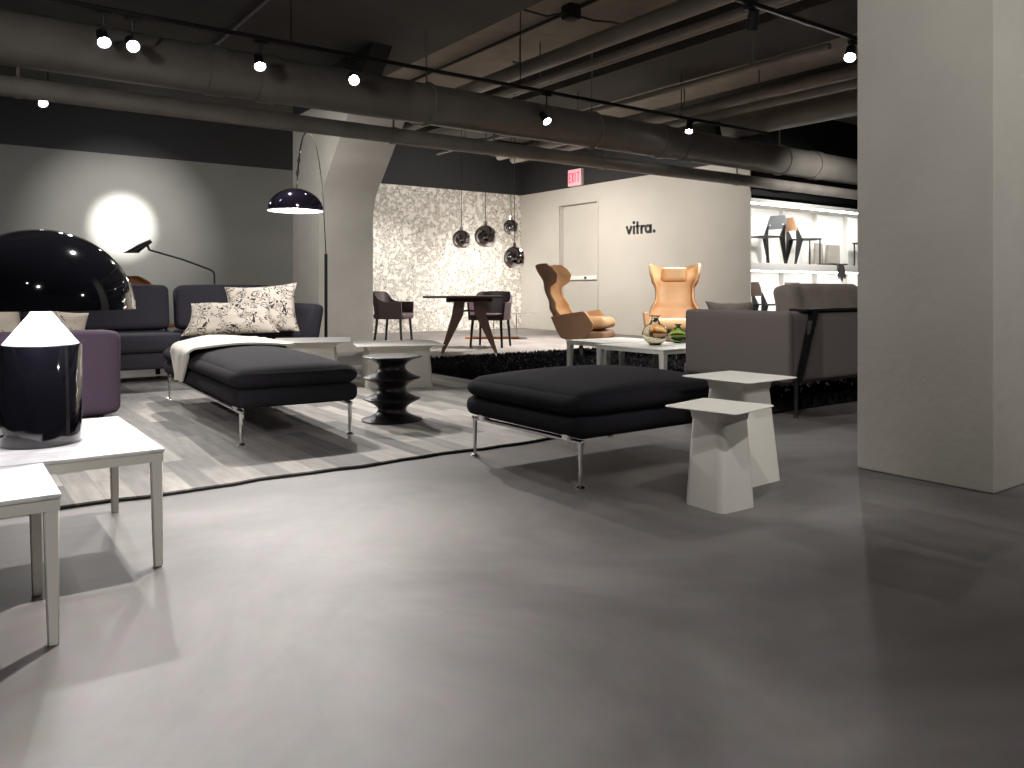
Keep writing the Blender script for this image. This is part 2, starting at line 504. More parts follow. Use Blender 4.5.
def ceiling_pipe(name, X, z, r, y0, y1, label, parts=((0.0, 0.0),), top=4.0):
    o = thing(name, label, 'pipe', (X, y0, z))
    for dx, dz in parts:
        b = B(); cyl(b, (dx, 0, dz), (dx, y1 - y0, dz), r, seg=20); obj('pipe_body', b, 'pipe', o)
    n = 3
    for k in range(n):
        yy = (y1 - y0) * (0.12 + 0.38 * k)
        b = B(); w = max(abs(p[0]) for p in parts) + r + 0.03
        cyl(b, (-r * 1.1 if len(parts) == 1 else 0, yy, r + 0.005), (w, yy, r + 0.005), 0.012, seg=8)
        cyl(b, (0, yy, r), (0, yy, top - z), 0.008, seg=8)
        obj('pipe_hanger', b, 'pipe', o)
    return o
ceiling_pipe('sprinkler_pipe', 5.93, 3.58, 0.095, 3.0, 13.0, 'thick grey ceiling pipe closest to the pale concrete slab')
ceiling_pipe('sprinkler_pipe', 6.26, 3.50, 0.045, 3.0, 13.0, 'pair of slim grey pipes beside the thick one near the pale slab', ((0, 0), (0.16, 0.03)))
ceiling_pipe('conduit', 7.33, 3.30, 0.035, 4.6, 12.4, 'single thin conduit crossing the dark middle ceiling bay', top=3.62)
ceiling_pipe('sprinkler_pipe', 8.42, 3.30, 0.075, 3.0, 12.0, 'pair of grey pipes above the white wall end', ((0, 0), (0.32, -0.03)))
ceiling_pipe('branch_duct', 9.6, 3.25, 0.17, 3.0, 7.7, 'wide grey branch duct nearest the white pillar, under the ceiling')
b = B(); cyl(b, (5.72, 3.0, 3.94), (5.72, 12.5, 3.94), 0.022, seg=10)
tag(obj('conduit', b, 'blackmetal'), 'thin dark conduit lying flat against the pale concrete slab', 'conduit')
b = B(); cyl(b, (2.55, -1, 3.60), (2.55, 9.6, 3.60), 0.018, seg=10)
tag(obj('conduit', b, 'pipe'), 'thin pale conduit on the dark soffit above the brightest spotlight', 'conduit')
t = thing('junction_box', 'dark junction box with loose cables on the pale slab', 'junction box', (5.72, 6.75, 3.90))
b = B(); box(b, (-0.08, -0.08, -0.06), (0.08, 0.08, 0.1), 0.01); obj('box_body', b, 'blackmetal', t)
b = B(); tube(b, [(0.08, 0, 0), (0.25, -0.1, -0.05), (0.5, -0.12, -0.02), (0.75, 0.0, 0.04)], 0.012, 8); obj('cable', b, 'blackmetal', t)
b = B(); tube(b, [(-0.08, 0, 0), (-0.25, 0.12, -0.04), (-0.5, 0.2, 0.0), (-0.8, 0.2, 0.05)], 0.012, 8); obj('cable', b, 'blackmetal', t)

# ------------------------------------------------------------------ track lighting and added fill spots
ZT = 3.06
def track(y, x0, x1, label, top):
    o = thing('light_track', label, 'light track', (0, y, ZT))
    b = B(); box(b, (x0, -0.018, -0.018), (x1, 0.018, 0.018), 0.004); obj('rail', b, 'blackmetal', o)
    x = x0 + 0.4
    while x < x1:
        b = B(); cyl(b, (x, 0, 0.018), (x, 0, (3.64 if x < 4.77 else top) - ZT), 0.006, seg=8); obj('track_rod', b, 'blackmetal', o)
        x += 2.6
track(7.0, -3.0, 9.6, 'black light track running in front of the large round duct', 4.0)
track(3.9, -3.0, 8.0, 'black light track crossing in front of the white pillar top', 4.0)
track(10.25, -2.0, 3.6, 'black light track above the bright patch of the grey wall', 4.0)

def lamp_at(u, v, Y):
    X = xu(u, Y)
    return Vector((X, Y, H - (v - V0) / F * (X * CA + Y * SA)))

def track_or_fill_light(p, target, energy, label, ang=50, blend=0.6, col=(1, 0.965, 0.92), size=0.03, fixture=True):
    p, target = Vector(p), Vector(target)
    d = (target - p).normalized()
    if fixture:
        o = thing('spotlight', label, 'spotlight', p, 0, 'track spotlights under the ceiling')
        q = d.to_track_quat('Z', 'Y').to_matrix()
        def T(v): return q @ Vector(v)
        b = B(); cyl(b, T((0, 0, -0.13)), T((0, 0, -0.012)), 0.040, 0.048, seg=24); cyl(b, T((0, 0, -0.012)), T((0, 0, 0.012)), 0.048, 0.050, seg=24, cap=False)
        obj('lamp_body', b, 'blackmetal', o)
        b = B(); cyl(b, T((0, 0, -0.0105)), T((0, 0, -0.002)), 0.044, seg=24); obj('lamp_lens', b, 'lens', o)
        hub = T((0, 0, -0.08)); up = ZT - p.z - 0.018
        b = B(); tube(b, [hub, Vector((hub.x, 0, up * 0.6)), Vector((hub.x, 0, up))], 0.009, 8); box(b, (hub.x - 0.06, -0.017, up - 0.03), (hub.x + 0.06, 0.017, up), 0.004); obj('lamp_bracket', b, 'blackmetal', o)
    ld = bpy.data.lights.new('spot', 'SPOT')
    ld.energy = energy; ld.spot_size = R(ang); ld.spot_blend = blend; ld.color = col; ld.shadow_soft_size = size
    lo = bpy.data.objects.new('spot_beam', ld); C.objects.link(lo)
    lo.location = p + d * 0.06
    lo.rotation_euler = d.to_track_quat('-Z', 'Y').to_euler()

Zs = 2.88
track_or_fill_light(lamp_at(104, 42, 7.0), (1.2, 4.4, 0), 90, 'left lamp of the close pair of lit spotlights on the duct', 60, 1)
track_or_fill_light(lamp_at(133, 46, 7.0), (1.5, 3.0, 0), 140, 'right lamp of the close pair of lit spotlights on the duct', 60, 1)
track_or_fill_light(lamp_at(260, 66, 7.0), (2.0, 4.8, 0), 420, 'small lit spotlight between the bright pair and the brightest lamp', 66, 1)
track_or_fill_light(lamp_at(354, 80, 7.0), (2.0, 2.7, 0), 270, 'brightest spotlight, on the duct left of the slab edge', 66, 1)
track_or_fill_light(lamp_at(547, 121, 7.0), (5.8, 4.6, 0.2), 280, 'lit spotlight turned sideways, above the exit sign', 75, 1)
track_or_fill_light(lamp_at(689, 131, 7.0), (6.9, 6.3, 0.4), 450, 'lit spotlight in front of the duct collars, above the white wall', 80, 1)
track_or_fill_light(lamp_at(43, 103, 10.25), (1.3, 7.7, 0.6), 420, 'lit spotlight hanging below the thin pipe near the grey wall', 60, 1)
track_or_fill_light(lamp_at(850, 57, 3.92), (4.4, 3.0, 0), 40, 'lit spotlight touching the edge of the white pillar', 70, 1)
track_or_fill_light(lamp_at(752, 27, 3.92), (6.4, 5.4, 0), 140, 'black spotlight hanging from the track left of the pillar', 60, 1)
# unseen spots, mostly added fill; a few inferred from shadows and bright patches
X = dict(label='', blend=1, fixture=False)
WARM = (1, 0.93, 0.85)
track_or_fill_light((1.2, 3.1, Zs), (0.15, 2.1, 0), 470, ang=78, **X)
track_or_fill_light((-0.2, -0.3, Zs), (0.2, 2.4, 0.25), 150, ang=40, **X)
track_or_fill_light((1.5, 0.3, Zs), (2.6, 2.05, 0.25), 130, ang=30, **X)
track_or_fill_light((2.3, 10.35, 3.1), (2.36, 13.7, 1.84), 4200, ang=19, **X)
track_or_fill_light((2.3, 10.4, 3.1), (2.36, 13.7, 1.80), 620, ang=52, **X)
track_or_fill_light((2.2, 10.6, 2.95), (2.9, 13.7, 1.2), 120, ang=120, **X)
track_or_fill_light((-0.8, 10.6, 2.95), (0.0, 13.7, 1.2), 90, ang=120, **X)
track_or_fill_light((6.4, 11.3, Zs), (7.0, 13.7, 0.5), 420, ang=66, **X)
track_or_fill_light((8.4, 11.3, Zs), (9.1, 13.7, 0.55), 460, ang=62, **X)
track_or_fill_light((7.6, 10.6, Zs), (7.8, 13.7, 1.6), 260, ang=125, **X)
track_or_fill_light((8.2, 9.2, Zs), (6.9, 9.8, 0), 1900, ang=95, col=WARM, **X)
track_or_fill_light((7.2, 10.9, Zs), (10.2, 11.8, 0.3), 520, ang=125, col=WARM, **X)
track_or_fill_light((1.9, 3.9, Zs), (2.3, 7.5, 0.6), 330, ang=36, **X)
track_or_fill_light((7.4, 8.7, 3.1), (10.2, 9.4, 1.5), 260, ang=110, col=(1, 0.95, 0.88), **X)
track_or_fill_light((2.3, 8.0, 2.35), (4.2, 9.8, 1.5), 190, ang=110, **X)
track_or_fill_light((8.8, 4.2, Zs), (7.2, 6.3, 0.6), 110, ang=60, **X)
track_or_fill_light((6.2, 3.9, Zs), (6.8, 6.5, 0.6), 420, ang=46, **X)
track_or_fill_light((10.9, 5.2, Zs), (11.6, 7.9, 1.2), 420, ang=90, **X)
track_or_fill_light((0.7, 0.9, Zs), (3.42, 1.7, 1.4), 150, ang=80, **X)
track_or_fill_light((4.4, -1.4, Zs), (3.9, 1.4, 1.4), 125, ang=120, **X)
track_or_fill_light((-0.8, 0.3, Zs), (0.5, 5.5, 0.4), 330, ang=36, **X)
track_or_fill_light((2.0, 3.4, Zs), (4.5, 3.4, 0.3), 190, ang=56, **X)
track_or_fill_light((3.0, -2.5, Zs), (5.2, 3.0, 0.4), 170, ang=60, **X)
track_or_fill_light((-2.5, 2.5, Zs), (2.0, 7.5, 1.0), 200, ang=80, **X)

# ------------------------------------------------------------------ rugs
b = B()
x0, x1, y0, y1 = -3.0, 3.86, 3.37, 7.86
n = 60
top = [(x0 + (x1 - x0) * k / n, y0 + 0.012 * math.sin(k * 0.9) + 0.008 * math.sin(k * 2.3)) for k in range(n + 1)]
poly = top + [(x1, y1), (x0, y1)]
prism(b, poly, 0.004, 0.014, 'Z')
t = thing('patchwork_rug', 'pale grey patchwork hide rug under the charcoal seating', 'rug', (0, 0, 0))
obj('hide_field', b, 'hide', t)
b = B(); prism(b, [(p[0], p[1] - 0.007) for p in top] + [(x1 + 0.014, y0 - 0.014), (x1 + 0.014, y1 + 0.014), (x0, y1 + 0.014)], 0.0005, 0.008, 'Z')
obj('rug_binding', b, 'rugedge', t)

t = thing('shag_rug', 'black shaggy rug under the tan lounge chairs and white tables', 'rug', (0, 0, 0))
X0, X1, Y0, Y1 = 3.95, 8.6, 3.22, 7.75
b = B(); box(b, (X0, Y0, 0.0005), (X1, Y1, 0.02)); obj('rug_backing', b, 'shag', t)
b = B()
rnd = random.Random(3)
for k in range(11000):
    if k < 3500:
        e = rnd.random()
        if e < 0.34: x, y = rnd.uniform(X0, X1), Y0 + rnd.uniform(-0.02, 0.12)
        elif e < 0.67: x, y = rnd.uniform(X0, X1), Y1 - rnd.uniform(-0.02, 0.12)
        else: x, y = X0 + rnd.uniform(-0.02, 0.12), rnd.uniform(Y0, Y1)
    else:
        x, y = rnd.uniform(X0, X1), rnd.uniform(Y0, Y1)
    h, w = rnd.uniform(0.025, 0.07), rnd.uniform(0.012, 0.026)
    a = rnd.uniform(0, 2 * PI); dx, dy = math.cos(a), math.sin(a)
    ln = rnd.uniform(0.01, 0.05)
    p = [Vector((x + w * math.cos(a + q * 2.094), y + w * math.sin(a + q * 2.094), 0.015)) for q in range(3)]
    m = [Vector((v.x * 0.5 + (x + dx * ln * 0.5) * 0.5, v.y * 0.5 + (y + dy * ln * 0.5) * 0.5, 0.015 + h * 0.65)) for v in p]
    tip = b.verts.new((x + dx * ln, y + dy * ln, 0.015 + h))
    pv = [b.verts.new(v) for v in p]; mv = [b.verts.new(v) for v in m]
    for q in range(3):
        r = (q + 1) % 3
        b.faces.new((pv[q], pv[r], mv[r], mv[q])); b.faces.new((mv[q], mv[r], tip))
o = obj('pile', b, 'shag', t, smooth=0); o['kind'] = 'stuff'

# ------------------------------------------------------------------ marble low tables (front left)
def plate_table(name, label, loc, w, dpt, h, topm, leg=0.032, group=None, bar=True, tt=0.014, cat='table'):
    """low table: corner at loc is its near right one, w to -X, dpt to +Y"""
    o = thing(name, label, cat, loc, 0, group)
    b = B(); box(b, (-w, 0, h - tt), (0, dpt, h), 0.006, 2); obj('tabletop', b, topm, o)
    b = B()
    for lo, hi in (((-w + .004, .004), (-.004, .02)), ((-w + .004, dpt - .02), (-.004, dpt - .004)), ((-w + .004, .02), (-w + .02, dpt - .02)), ((-.02, .02), (-.004, dpt - .02))):
        box(b, (lo[0], lo[1], h - tt - 0.026), (hi[0], hi[1], h - tt))
    obj('rail', b, 'whiteframe', o)
    for sx in (0, 1):
        for sy in (0, 1):
            x = -0.005 if sx == 0 else -w + 0.005 + leg
            y = 0.005 if sy == 0 else dpt - 0.005 - leg
            t2 = bmesh.new()
            bmesh.ops.create_cube(t2, size=1)
            for v in t2.verts:
                k = 1.0 if v.co.z > 0 else 0.72
                ox = (v.co.x + (-0.5 if sx == 0 else 0.5)) * leg * k + (0 if sx == 0 else 0)
                X = (-0.005 + ox) if sx == 0 else (-w + 0.005 + ox)
                oy = (v.co.y + (0.5 if sy == 0 else -0.5)) * leg * k
                Y = (0.005 + oy) if sy == 0 else (dpt - 0.005 + oy)
                v.co = Vector((X, Y, 0.0 if v.co.z < 0 else h - tt - 0.002))
            bmesh.ops.bevel(t2, geom=list(t2.edges), offset=0.003, segments=1, affect='EDGES')
            b = B(); merge(b, t2); obj('leg', b, 'whiteframe', o)
    return o
plate_table('low_table', 'white marble low table carrying the black dome lamp', (0.545, 2.50, 0), 1.15, 0.74, 0.352, 'marble', group='white low tables at front left')
plate_table('low_table', 'white marble low table nearest the camera, nothing on it', (0.232, 2.085, 0), 0.95, 0.40, 0.352, 'marble', group='white low tables at front left')

# dome table lamp
lx, ly = at(41, 300, 2.42).x, at(41, 300, 2.42).y
t = thing('dome_lamp', 'large black dome table lamp with glowing white cone on marble table', 'table lamp', (lx, ly, 0.352))
b = B(); lathe(b, [(0, 0), (0.108, 0), (0.111, 0.003), (0.111, 0.300), (0.108, 0.304), (0, 0.304)], 64); obj('lamp_base', b, 'blackgloss', t)
b = B(); lathe(b, [(0.103, 0.304), (0.099, 0.309), (0.030, 0.398), (0.022, 0.406), (0.010, 0.409), (0.010, 0.56), (0, 0.56)], 64); obj('lamp_cone', b, 'whitelac', t)
b = B()
rs, zr, hs = 0.262, 0.408, 0.245
outer = [(rs * math.cos(a), zr + hs * math.sin(a)) for a in [R(90) * k / 24 for k in range(24)]] + [(0, zr + hs)]
inner = [(0, zr + hs - 0.006)] + [((rs - 0.005) * math.cos(a), zr + (hs - 0.006) * math.sin(a)) for a in [R(90) * k / 24 for k in range(23, -1, -1)]]
lathe(b, outer, 96)
lathe(b, [(rs - 0.005, zr), (rs, zr)], 96)
sh = obj('lamp_shade', b, 'blackgloss', t, smooth=60)
b = B(); lathe(b, inner, 96); obj('shade_lining', b, 'shadein', sh, smooth=60)
for k in range(2):
    b = B(); a = PI * k + 0.6
    lathe(b, [(0, -0.035), (0.02, -0.03), (0.03, -0.01), (0.028, 0.012), (0.012, 0.035), (0.012, 0.06), (0, 0.06)], 20, (0.085 * math.cos(a), 0.085 * math.sin(a), zr + 0.085))
    obj('bulb', b, 'bulb', t)
ld = bpy.data.lights.new('dome glow', 'POINT'); ld.energy = 7; ld.shadow_soft_size = 0.05; ld.color = (1, 0.96, 0.97)
lo = bpy.data.objects.new('dome_glow', ld); C.objects.link(lo); lo.location = (lx, ly - 0.14, 0.352 + zr + 0.06)
lo2 = bpy.data.objects.new('dome_glow', ld); C.objects.link(lo2); lo2.location = (lx + 0.1, ly + 0.1, 0.352 + zr + 0.06)
b = B(); tube(b, [(0, 0.125, 0.006), (-0.06, 0.2, 0.006), (-0.2, 0.16, 0.006), (-0.32, 0.12, 0.006), (-0.5, 0.2, 0.006)], 0.004, 8); obj('cord', b, 'blackmetal', t)

# ------------------------------------------------------------------ ottomans
def ottoman(label, loc, w, dpt, zb, zm, zt, m, topm, r=0.07, bulge=0.03, inset=0.04, group=None, rotz=0):
    o = thing('ottoman', label, 'ottoman', loc, rotz, group)
    b = B(); soft(b, (0.0, 0.0, zb), (w, dpt, zm + 0.01), 0.045, n=14); obj('base_cushion', b, m, o)
    b = B(); soft(b, (-0.005, -0.005, zm - 0.005), (w + 0.005, dpt + 0.005, zt), r, bulge=bulge, n=18, side=0.006); obj('seat_cushion', b, topm, o)
    for x in (inset, w - inset):
        b = B(); box(b, (x - 0.012, 0.03, zb - 0.022), (x + 0.012, dpt - 0.03, zb - 0.004), 0.004)
        for y in (0.12, dpt - 0.12):
            cyl(b, (x, y, zb - 0.01), (x, y, zb + 0.012), 0.03, seg=16)
        rl = obj('leg_rail', b, 'chrome', o)
        for y in (0.045, dpt - 0.045):
            b = B(); tube(b, [(x, y, zb - 0.012), (x, y, zb - 0.05), (x, y, 0.014)], [0.0125, 0.011, 0.007], 16); lathe(b, [(0, 0.0), (0.021, 0.0), (0.021, 0.006), (0.010, 0.014), (0, 0.014)], 20, (x, y, 0)); obj('leg', b, 'chrome', o)
    return o
ottoman('near black square ottoman on chrome legs beside the white side tables', (2.10, 2.42, 0), 0.98, 0.88, 0.205, 0.295, 0.395, 'ottoman', 'ottoman', 0.085, 0.05)
ottoman('long charcoal ottoman on the patchwork rug with cream throw over it', (1.225, 4.08, 0.014), 0.67, 2.14, 0.19, 0.285, 0.395, 'ottomangrey', 'ottomangrey', 0.085, 0.05, rotz=R(-3))

# cream throw over the long ottoman, far end, hanging down its left side
b = B()
t2 = bmesh.new()
nx, ny = 46, 20
rows = []
for j in range(ny + 1):
    s = j / ny
    row = []
    for i in range(nx + 1):
        q = i / nx
        # path across (ottoman's own axes): left hem up the side, over the top to the right
        l = q * 1.0
        zt = 0.444
        wob = 0.005 * math.sin(9 * s + 4 * q) + 0.004 * math.sin(23 * s + 1)
        ya = 1.26 - 0.24 * min(1, l / 0.34) + 0.20 * max(0, l - 0.34)
        yb = 1.50 + 0.20 * min(1, l / 0.34) + 0.42 * min(1, max(0, (l - 0.34) / 0.3))
        yv = ya + (yb - ya) * s
        if l < 0.23:
            x = -0.030 - 0.012 * math.sin(12 * s) * (1 - l / 0.23)
            z = zt - 0.05 - (0.23 - l) * 0.78
        elif l < 0.23 + 0.11:
            a = (l - 0.23) / 0.11 * PI / 2
            x = -0.030 + 0.07 * (1 - math.cos(a)); z = zt - 0.05 + 0.05 * math.sin(a)
        else:
            x = 0.04 + (l - 0.34) * 0.95; z = zt + 0.016 * math.sin(min(1, (l - 0.34) / 0.6) * PI)
        row.append(t2.verts.new((x + (wob if l < 0.23 else 0), yv, z + abs(wob))))
    rows.append(row)
for a_, b_ in zip(rows, rows[1:]):
    for k in range(nx):
        t2.faces.new((a_[k], a_[k + 1], b_[k + 1], b_[k]))
bmesh.ops.recalc_face_normals(t2, faces=t2.faces)
bmesh.ops.solidify(t2, geom=list(t2.faces), thickness=0.012)
merge(b, t2)
tag(obj('throw_blanket', b, 'throw', smooth=60, loc=(1.225, 4.08, 0.014), rotz=R(-3)), 'cream wool throw draped over the far end of the long charcoal ottoman', 'throw')

# ------------------------------------------------------------------ charcoal corner sofa
SZ = 0.014
t = thing('corner_sofa', 'long charcoal wool sofa with loose back cushions on the patchwork rug', 'sofa', (0, 0, SZ))
b = B(); soft(b, (-1.4, 7.22, 0.13), (3.0, 8.2, 0.27), 0.03, n=14); obj('base', b, 'sofa', t)
for xa, xb in ((-1.4, 1.78), (1.80, 2.80)):
    b = B(); soft(b, (xa, 7.2, 0.265), (xb, 8.1, 0.425), 0.055, bulge=0.015, n=16); obj('seat_cushion', b, 'sofa', t)
for xa, xb in ((-1.4, 0.55), (0.58, 1.78), (1.84, 2.80)):
    mt = Matrix.Translation((0, 8.02, 0.43)) @ Matrix.Rotation(R(-9), 4, 'X')
    b = B(); soft(b, (xa, -0.10, 0.0), (xb, 0.10, 0.42), 0.06, bulge=0.012, n=16, mtx=mt); obj('back_cushion', b, 'sofa', t)
b = B()
mt = Matrix.Translation((2.78, 0, 0)) @ Matrix.Rotation(R(10), 4, 'Y')
soft(b, (-0.02, 7.22, 0.2), (0.13, 8.2, 0.69), 0.05, n=14, mtx=mt); obj('armrest', b, 'sofa', t)
for x in (-1.25, 0.42, 1.7, 2.85):
    for y in (7.32, 8.1):
        b = B(); box(b, (x - 0.02, y - 0.02, 0.0), (x + 0.02, y + 0.02, 0.14), 0.004); obj('leg', b, 'blackmetal', t)

def cushion_at(label, loc, w, h, th, rx, rz, m, seed, group=None, ry=0, taper=0.0):
    mt = Matrix.Rotation(R(rz), 4, 'Z') @ Matrix.Rotation(R(rx), 4, 'X') @ Matrix.Rotation(R(ry), 4, 'Y')
    b = B(); pillow(b, w, h, th, mtx=mt, seed=seed, taper=taper)
    return tag(obj('scatter_cushion', b, m, loc=loc, smooth=80), label, 'cushion', group)
cushion_at('curly print cushion leaning in front on the charcoal sofa, the lower one', at(231, 318, 6.98), 0.74, 0.35, 0.17, -38, -20, 'patterned', 2, 'printed cushions on the charcoal sofa', ry=-2, taper=0.10)
cushion_at('taller curly print cushion propped against the charcoal sofa arm', at(262, 309, 7.22), 0.64, 0.47, 0.17, -18, -24, 'patterned', 5, 'printed cushions on the charcoal sofa', ry=-4)

# tan shell chair behind the sofa
t = thing('shell_chair', 'tan moulded chair, only its rounded back showing behind the charcoal sofa', 'chair', (xu(144, 9.5), 9.5, 0), R(200))
b = B()
def sec(i):
    v = i / 14
    z = 0.42 + 0.56 * v; w = 0.25 * (1 - 0.72 * max(0, (v - 0.72) / 0.28) ** 2.2) ; y = -0.24 - 0.10 * v
    return [Vector((w * math.sin(a) , y + 0.14 * (1 - math.cos(a)), z)) for a in [R(-80 + 160 * k / 16) for k in range(17)]]
ushell(b, sec, 15, 0.018); obj('backrest', b, 'wood', t)
b = B(); soft(b, (-0.24, -0.25, 0.40), (0.24, 0.24, 0.445), 0.03, n=10); obj('seat', b, 'wood', t)
for sx in (-1, 1):
    for sy in (-1, 1):
        b = B(); tube(b, [(sx * 0.16, sy * 0.16, 0.41), (sx * 0.22, sy * 0.22, 0.0)], [0.016, 0.011], 12); obj('leg', b, 'blackmetal', t)

# reading lamp behind the sofa
px = xu(214.5, 8.62)
t = thing('reading_lamp', 'slim black reading floor lamp with angled head behind the charcoal sofa', 'floor lamp', (px, 8.62, 0))
hx = xu(149.5, 8.62) - px
b = B(); lathe(b, [(0, 0), (0.13, 0), (0.135, 0.008), (0.02, 0.02), (0, 0.02)], 40); obj('lamp_foot', b, 'blackmetal', t)
b = B(); tube(b, [(0, 0, 0.015), (0, 0, 0.97), (-0.004, 0, 1.0), (-0.02, 0, 1.022), (-0.05, 0, 1.037), (hx * 0.5, 0, 1.135), (hx, 0, 1.225)], 0.0095, 12); obj('lamp_arm', b, 'blackmetal', t)
b = B()
rings = []
A0 = Vector((hx + 0.012, 0, 1.315)); A1 = Vector((hx - 0.165, 0, 1.205))
ax = (A1 - A0).normalized(); up = Vector((-ax.z, 0, ax.x)); sd = Vector((0, 1, 0))
for k, (s_, r) in enumerate(((-0.02, 0.020), (0, 0.030), (0.22, 0.036), (0.45, 0.046), (0.7, 0.056), (1.0, 0.066))):
    c = A0.lerp(A1, s_)
    ring = []
    for q in range(24):
        a = 2 * PI * q / 24
        p = c + up * math.cos(a) * r * 0.72 + sd * math.sin(a) * r
        if k == 5: p = p + ax * ((1.192 - p.z) / ax.z)
        ring.append(b.verts.new(p))
    rings.append(ring)
for a_, b_ in zip(rings, rings[1:]):
    for k in range(24):
        b.faces.new((a_[k], a_[(k + 1) % 24], b_[(k + 1) % 24], b_[k]))
b.faces.new(rings[0])
obj('lamp_head', b, 'blackmetal', t)
b = B(); cyl(b, (hx, 0, 1.222), (hx - 0.02, 0, 1.275), 0.012, seg=12); obj('lamp_joint', b, 'blackmetal', t)

# arc lamp
P0 = at(326, 0, 8.5); P0.z = 0
t = thing('arc_lamp', 'tall arc floor lamp with dark chrome dome shade above the charcoal sofa', 'floor lamp', P0)
def rel(u, v, d): return at(u, v, d) - P0
b = B(); lathe(b, [(0, 0), (0.15, 0), (0.155, 0.006), (0.155, 0.03), (0.03, 0.04), (0, 0.04)], 40); obj('lamp_foot', b, 'blackmetal', t)
ptop = rel(326, 254, 8.5)
b = B(); cyl(b, (0, 0, 0.03), ptop, 0.017, seg=16); obj('pole', b, 'blackmetal', t)
path = [(326, 256, 8.5), (324.5, 225, 8.48), (323, 195, 8.4), (320, 168, 8.25), (316, 146, 8.05), (312, 136, 7.85), (307.5, 132.5, 7.62), (303.5, 136, 7.42), (301, 145, 7.26), (299, 160, 7.1), (297.5, 175, 7.02), (297, 188, 7.0)]
pts = [rel(*p) for p in path]
def smoothpath(p, n=4):
    out = []
    for i in range(len(p) - 1):
        a, bb, c, d = p[max(i - 1, 0)], p[i], p[i + 1], p[min(i + 2, len(p) - 1)]
        for k in range(n):
            s = k / n
            out.append(0.5 * ((2 * bb) + (c - a) * s + (2 * a - 5 * bb + 4 * c - d) * s * s + (3 * bb - a - 3 * c + d) * s ** 3))
    out.append(p[-1]); return out
b = B(); tube(b, smoothpath(pts), 0.007, 10); obj('arc', b, 'chrome', t)
for u, v, d, l in ((298.7, 160, 7.1, 0.02), (297.6, 173, 7.03, 0.014)):
    c = rel(u, v, d)
    b = B(); lathe(b, [(0, -0.03), (0.012, -0.022), (0.016, 0), (0.012, 0.022), (0, 0.03)], 16, c); obj('arc_joint', b, 'chrome', t)
sc_ = rel(295.5, 211, 7.0)
b = B()
rs2 = 0.242
outer = [(rs2 * math.cos(a), 0.2 * math.sin(a)) for a in [R(90) * k / 18 for k in range(18)]] + [(0, 0.2)]
inner = [(0, 0.194)] + [((rs2 - 0.005) * math.cos(a), 0.194 * math.sin(a)) for a in [R(90) * k / 18 for k in range(17, -1, -1)]]
lathe(b, outer, 64, sc_); lathe(b, [(rs2 - 0.005, 0), (rs2, 0)], 64, sc_); sh = obj('lamp_shade', b, 'darkchrome', t, smooth=60)
b = B(); lathe(b, inner, 64, sc_); obj('shade_lining', b, 'shadein', sh, smooth=60)
b = B(); lathe(b, [(0, 0.03), (0.03, 0.035), (0.045, 0.065), (0.03, 0.10), (0.015, 0.12), (0.015, 0.18), (0, 0.18)], 24, sc_); obj('bulb', b, 'bulb', t)
ld = bpy.data.lights.new('arc glow', 'POINT'); ld.energy = 14; ld.shadow_soft_size = 0.05; ld.color = (0.97, 0.95, 1)
lo = bpy.data.objects.new('arc_glow', ld); C.objects.link(lo); lo.location = P0 + sc_ + Vector((0, 0, 0.012))

# ------------------------------------------------------------------ purple sofa seen from behind, with cushions
t = thing('purple_sofa', 'muted purple sofa seen from behind, past the marble table', 'sofa', (0, 0, SZ))
b = B(); soft(b, (-1.6, 5.42, 0.03), (0.93, 5.66, 0.555), 0.06, n=16); obj('backrest', b, 'purple', t)
b = B(); soft(b, (-1.6, 5.62, 0.05), (0.90, 6.30, 0.24), 0.04, n=12); obj('base', b, 'purple', t)
for xa, xb in ((-1.42, -0.33), (-0.31, 0.72)):
    b = B(); soft(b, (xa, 5.64, 0.23), (xb, 6.30, 0.38), 0.05, bulge=0.02, n=12); obj('seat_cushion', b, 'purple', t)
for xa, xb in ((-1.6, -1.43), (0.73, 0.92)):
    b = B(); soft(b, (xa, 5.6, 0.05), (xb, 6.28, 0.47), 0.05, n=12); obj('armrest', b, 'purple', t)
for x in (-1.5, 0.82):
    for y in (5.5, 6.2):
        b = B(); cyl(b, (x, y, 0), (x, y, 0.06), 0.02, seg=14); obj('foot', b, 'blackmetal', t)
cushion_at('cream print cushion on the purple sofa, right of the lamp cone', (0.635, 5.80, 0.54), 0.30, 0.32, 0.14, -16, 4, 'creamcloth', 8, 'cushions on the purple sofa', ry=9)
cushion_at('cream print cushion on the purple sofa, at the left picture edge', (0.27, 5.80, 0.535), 0.36, 0.36, 0.15, -16, -3, 'creamcloth', 9, 'cushions on the purple sofa', ry=-14)

# ------------------------------------------------------------------ black turned stool
sp = at(392, 422, 4.9)
t = thing('turned_stool', 'black turned wooden stool with stepped waist on the patchwork rug', 'stool', (sp.x, sp.y, SZ))
b = B()
fl = ((0.0, 0.188), (0.130, 0.176), (0.258, 0.176), (0.395, 0.184))
prof = [(0, 0), (0.17, 0)]
for (za, ra), (zb_, rb), rn in zip(fl, fl[1:], (0.088, 0.086, 0.082)):
    prof += [(ra, za + 0.004), (ra, za + 0.008)]
    for k in range(1, 16):
        q = k / 16
        rr_ = ra + (rb - ra) * q
        prof.append((rr_ - (rr_ - rn) * math.sin(PI * q) ** 0.75, za + 0.008 + (zb_ - za - 0.010) * q))
prof += [(0.184, 0.392), (0.184, 0.396), (0.181, 0.398)]
lathe(b, prof, 64)
obj('stool_body', b, 'blackwood', t, smooth=50)
b = B(); lathe(b, [(0.181, 0.3965), (0.17, 0.399), (0.10, 0.394), (0, 0.392)], 64); obj('dished_top', b, 'blackwood', t, smooth=60)

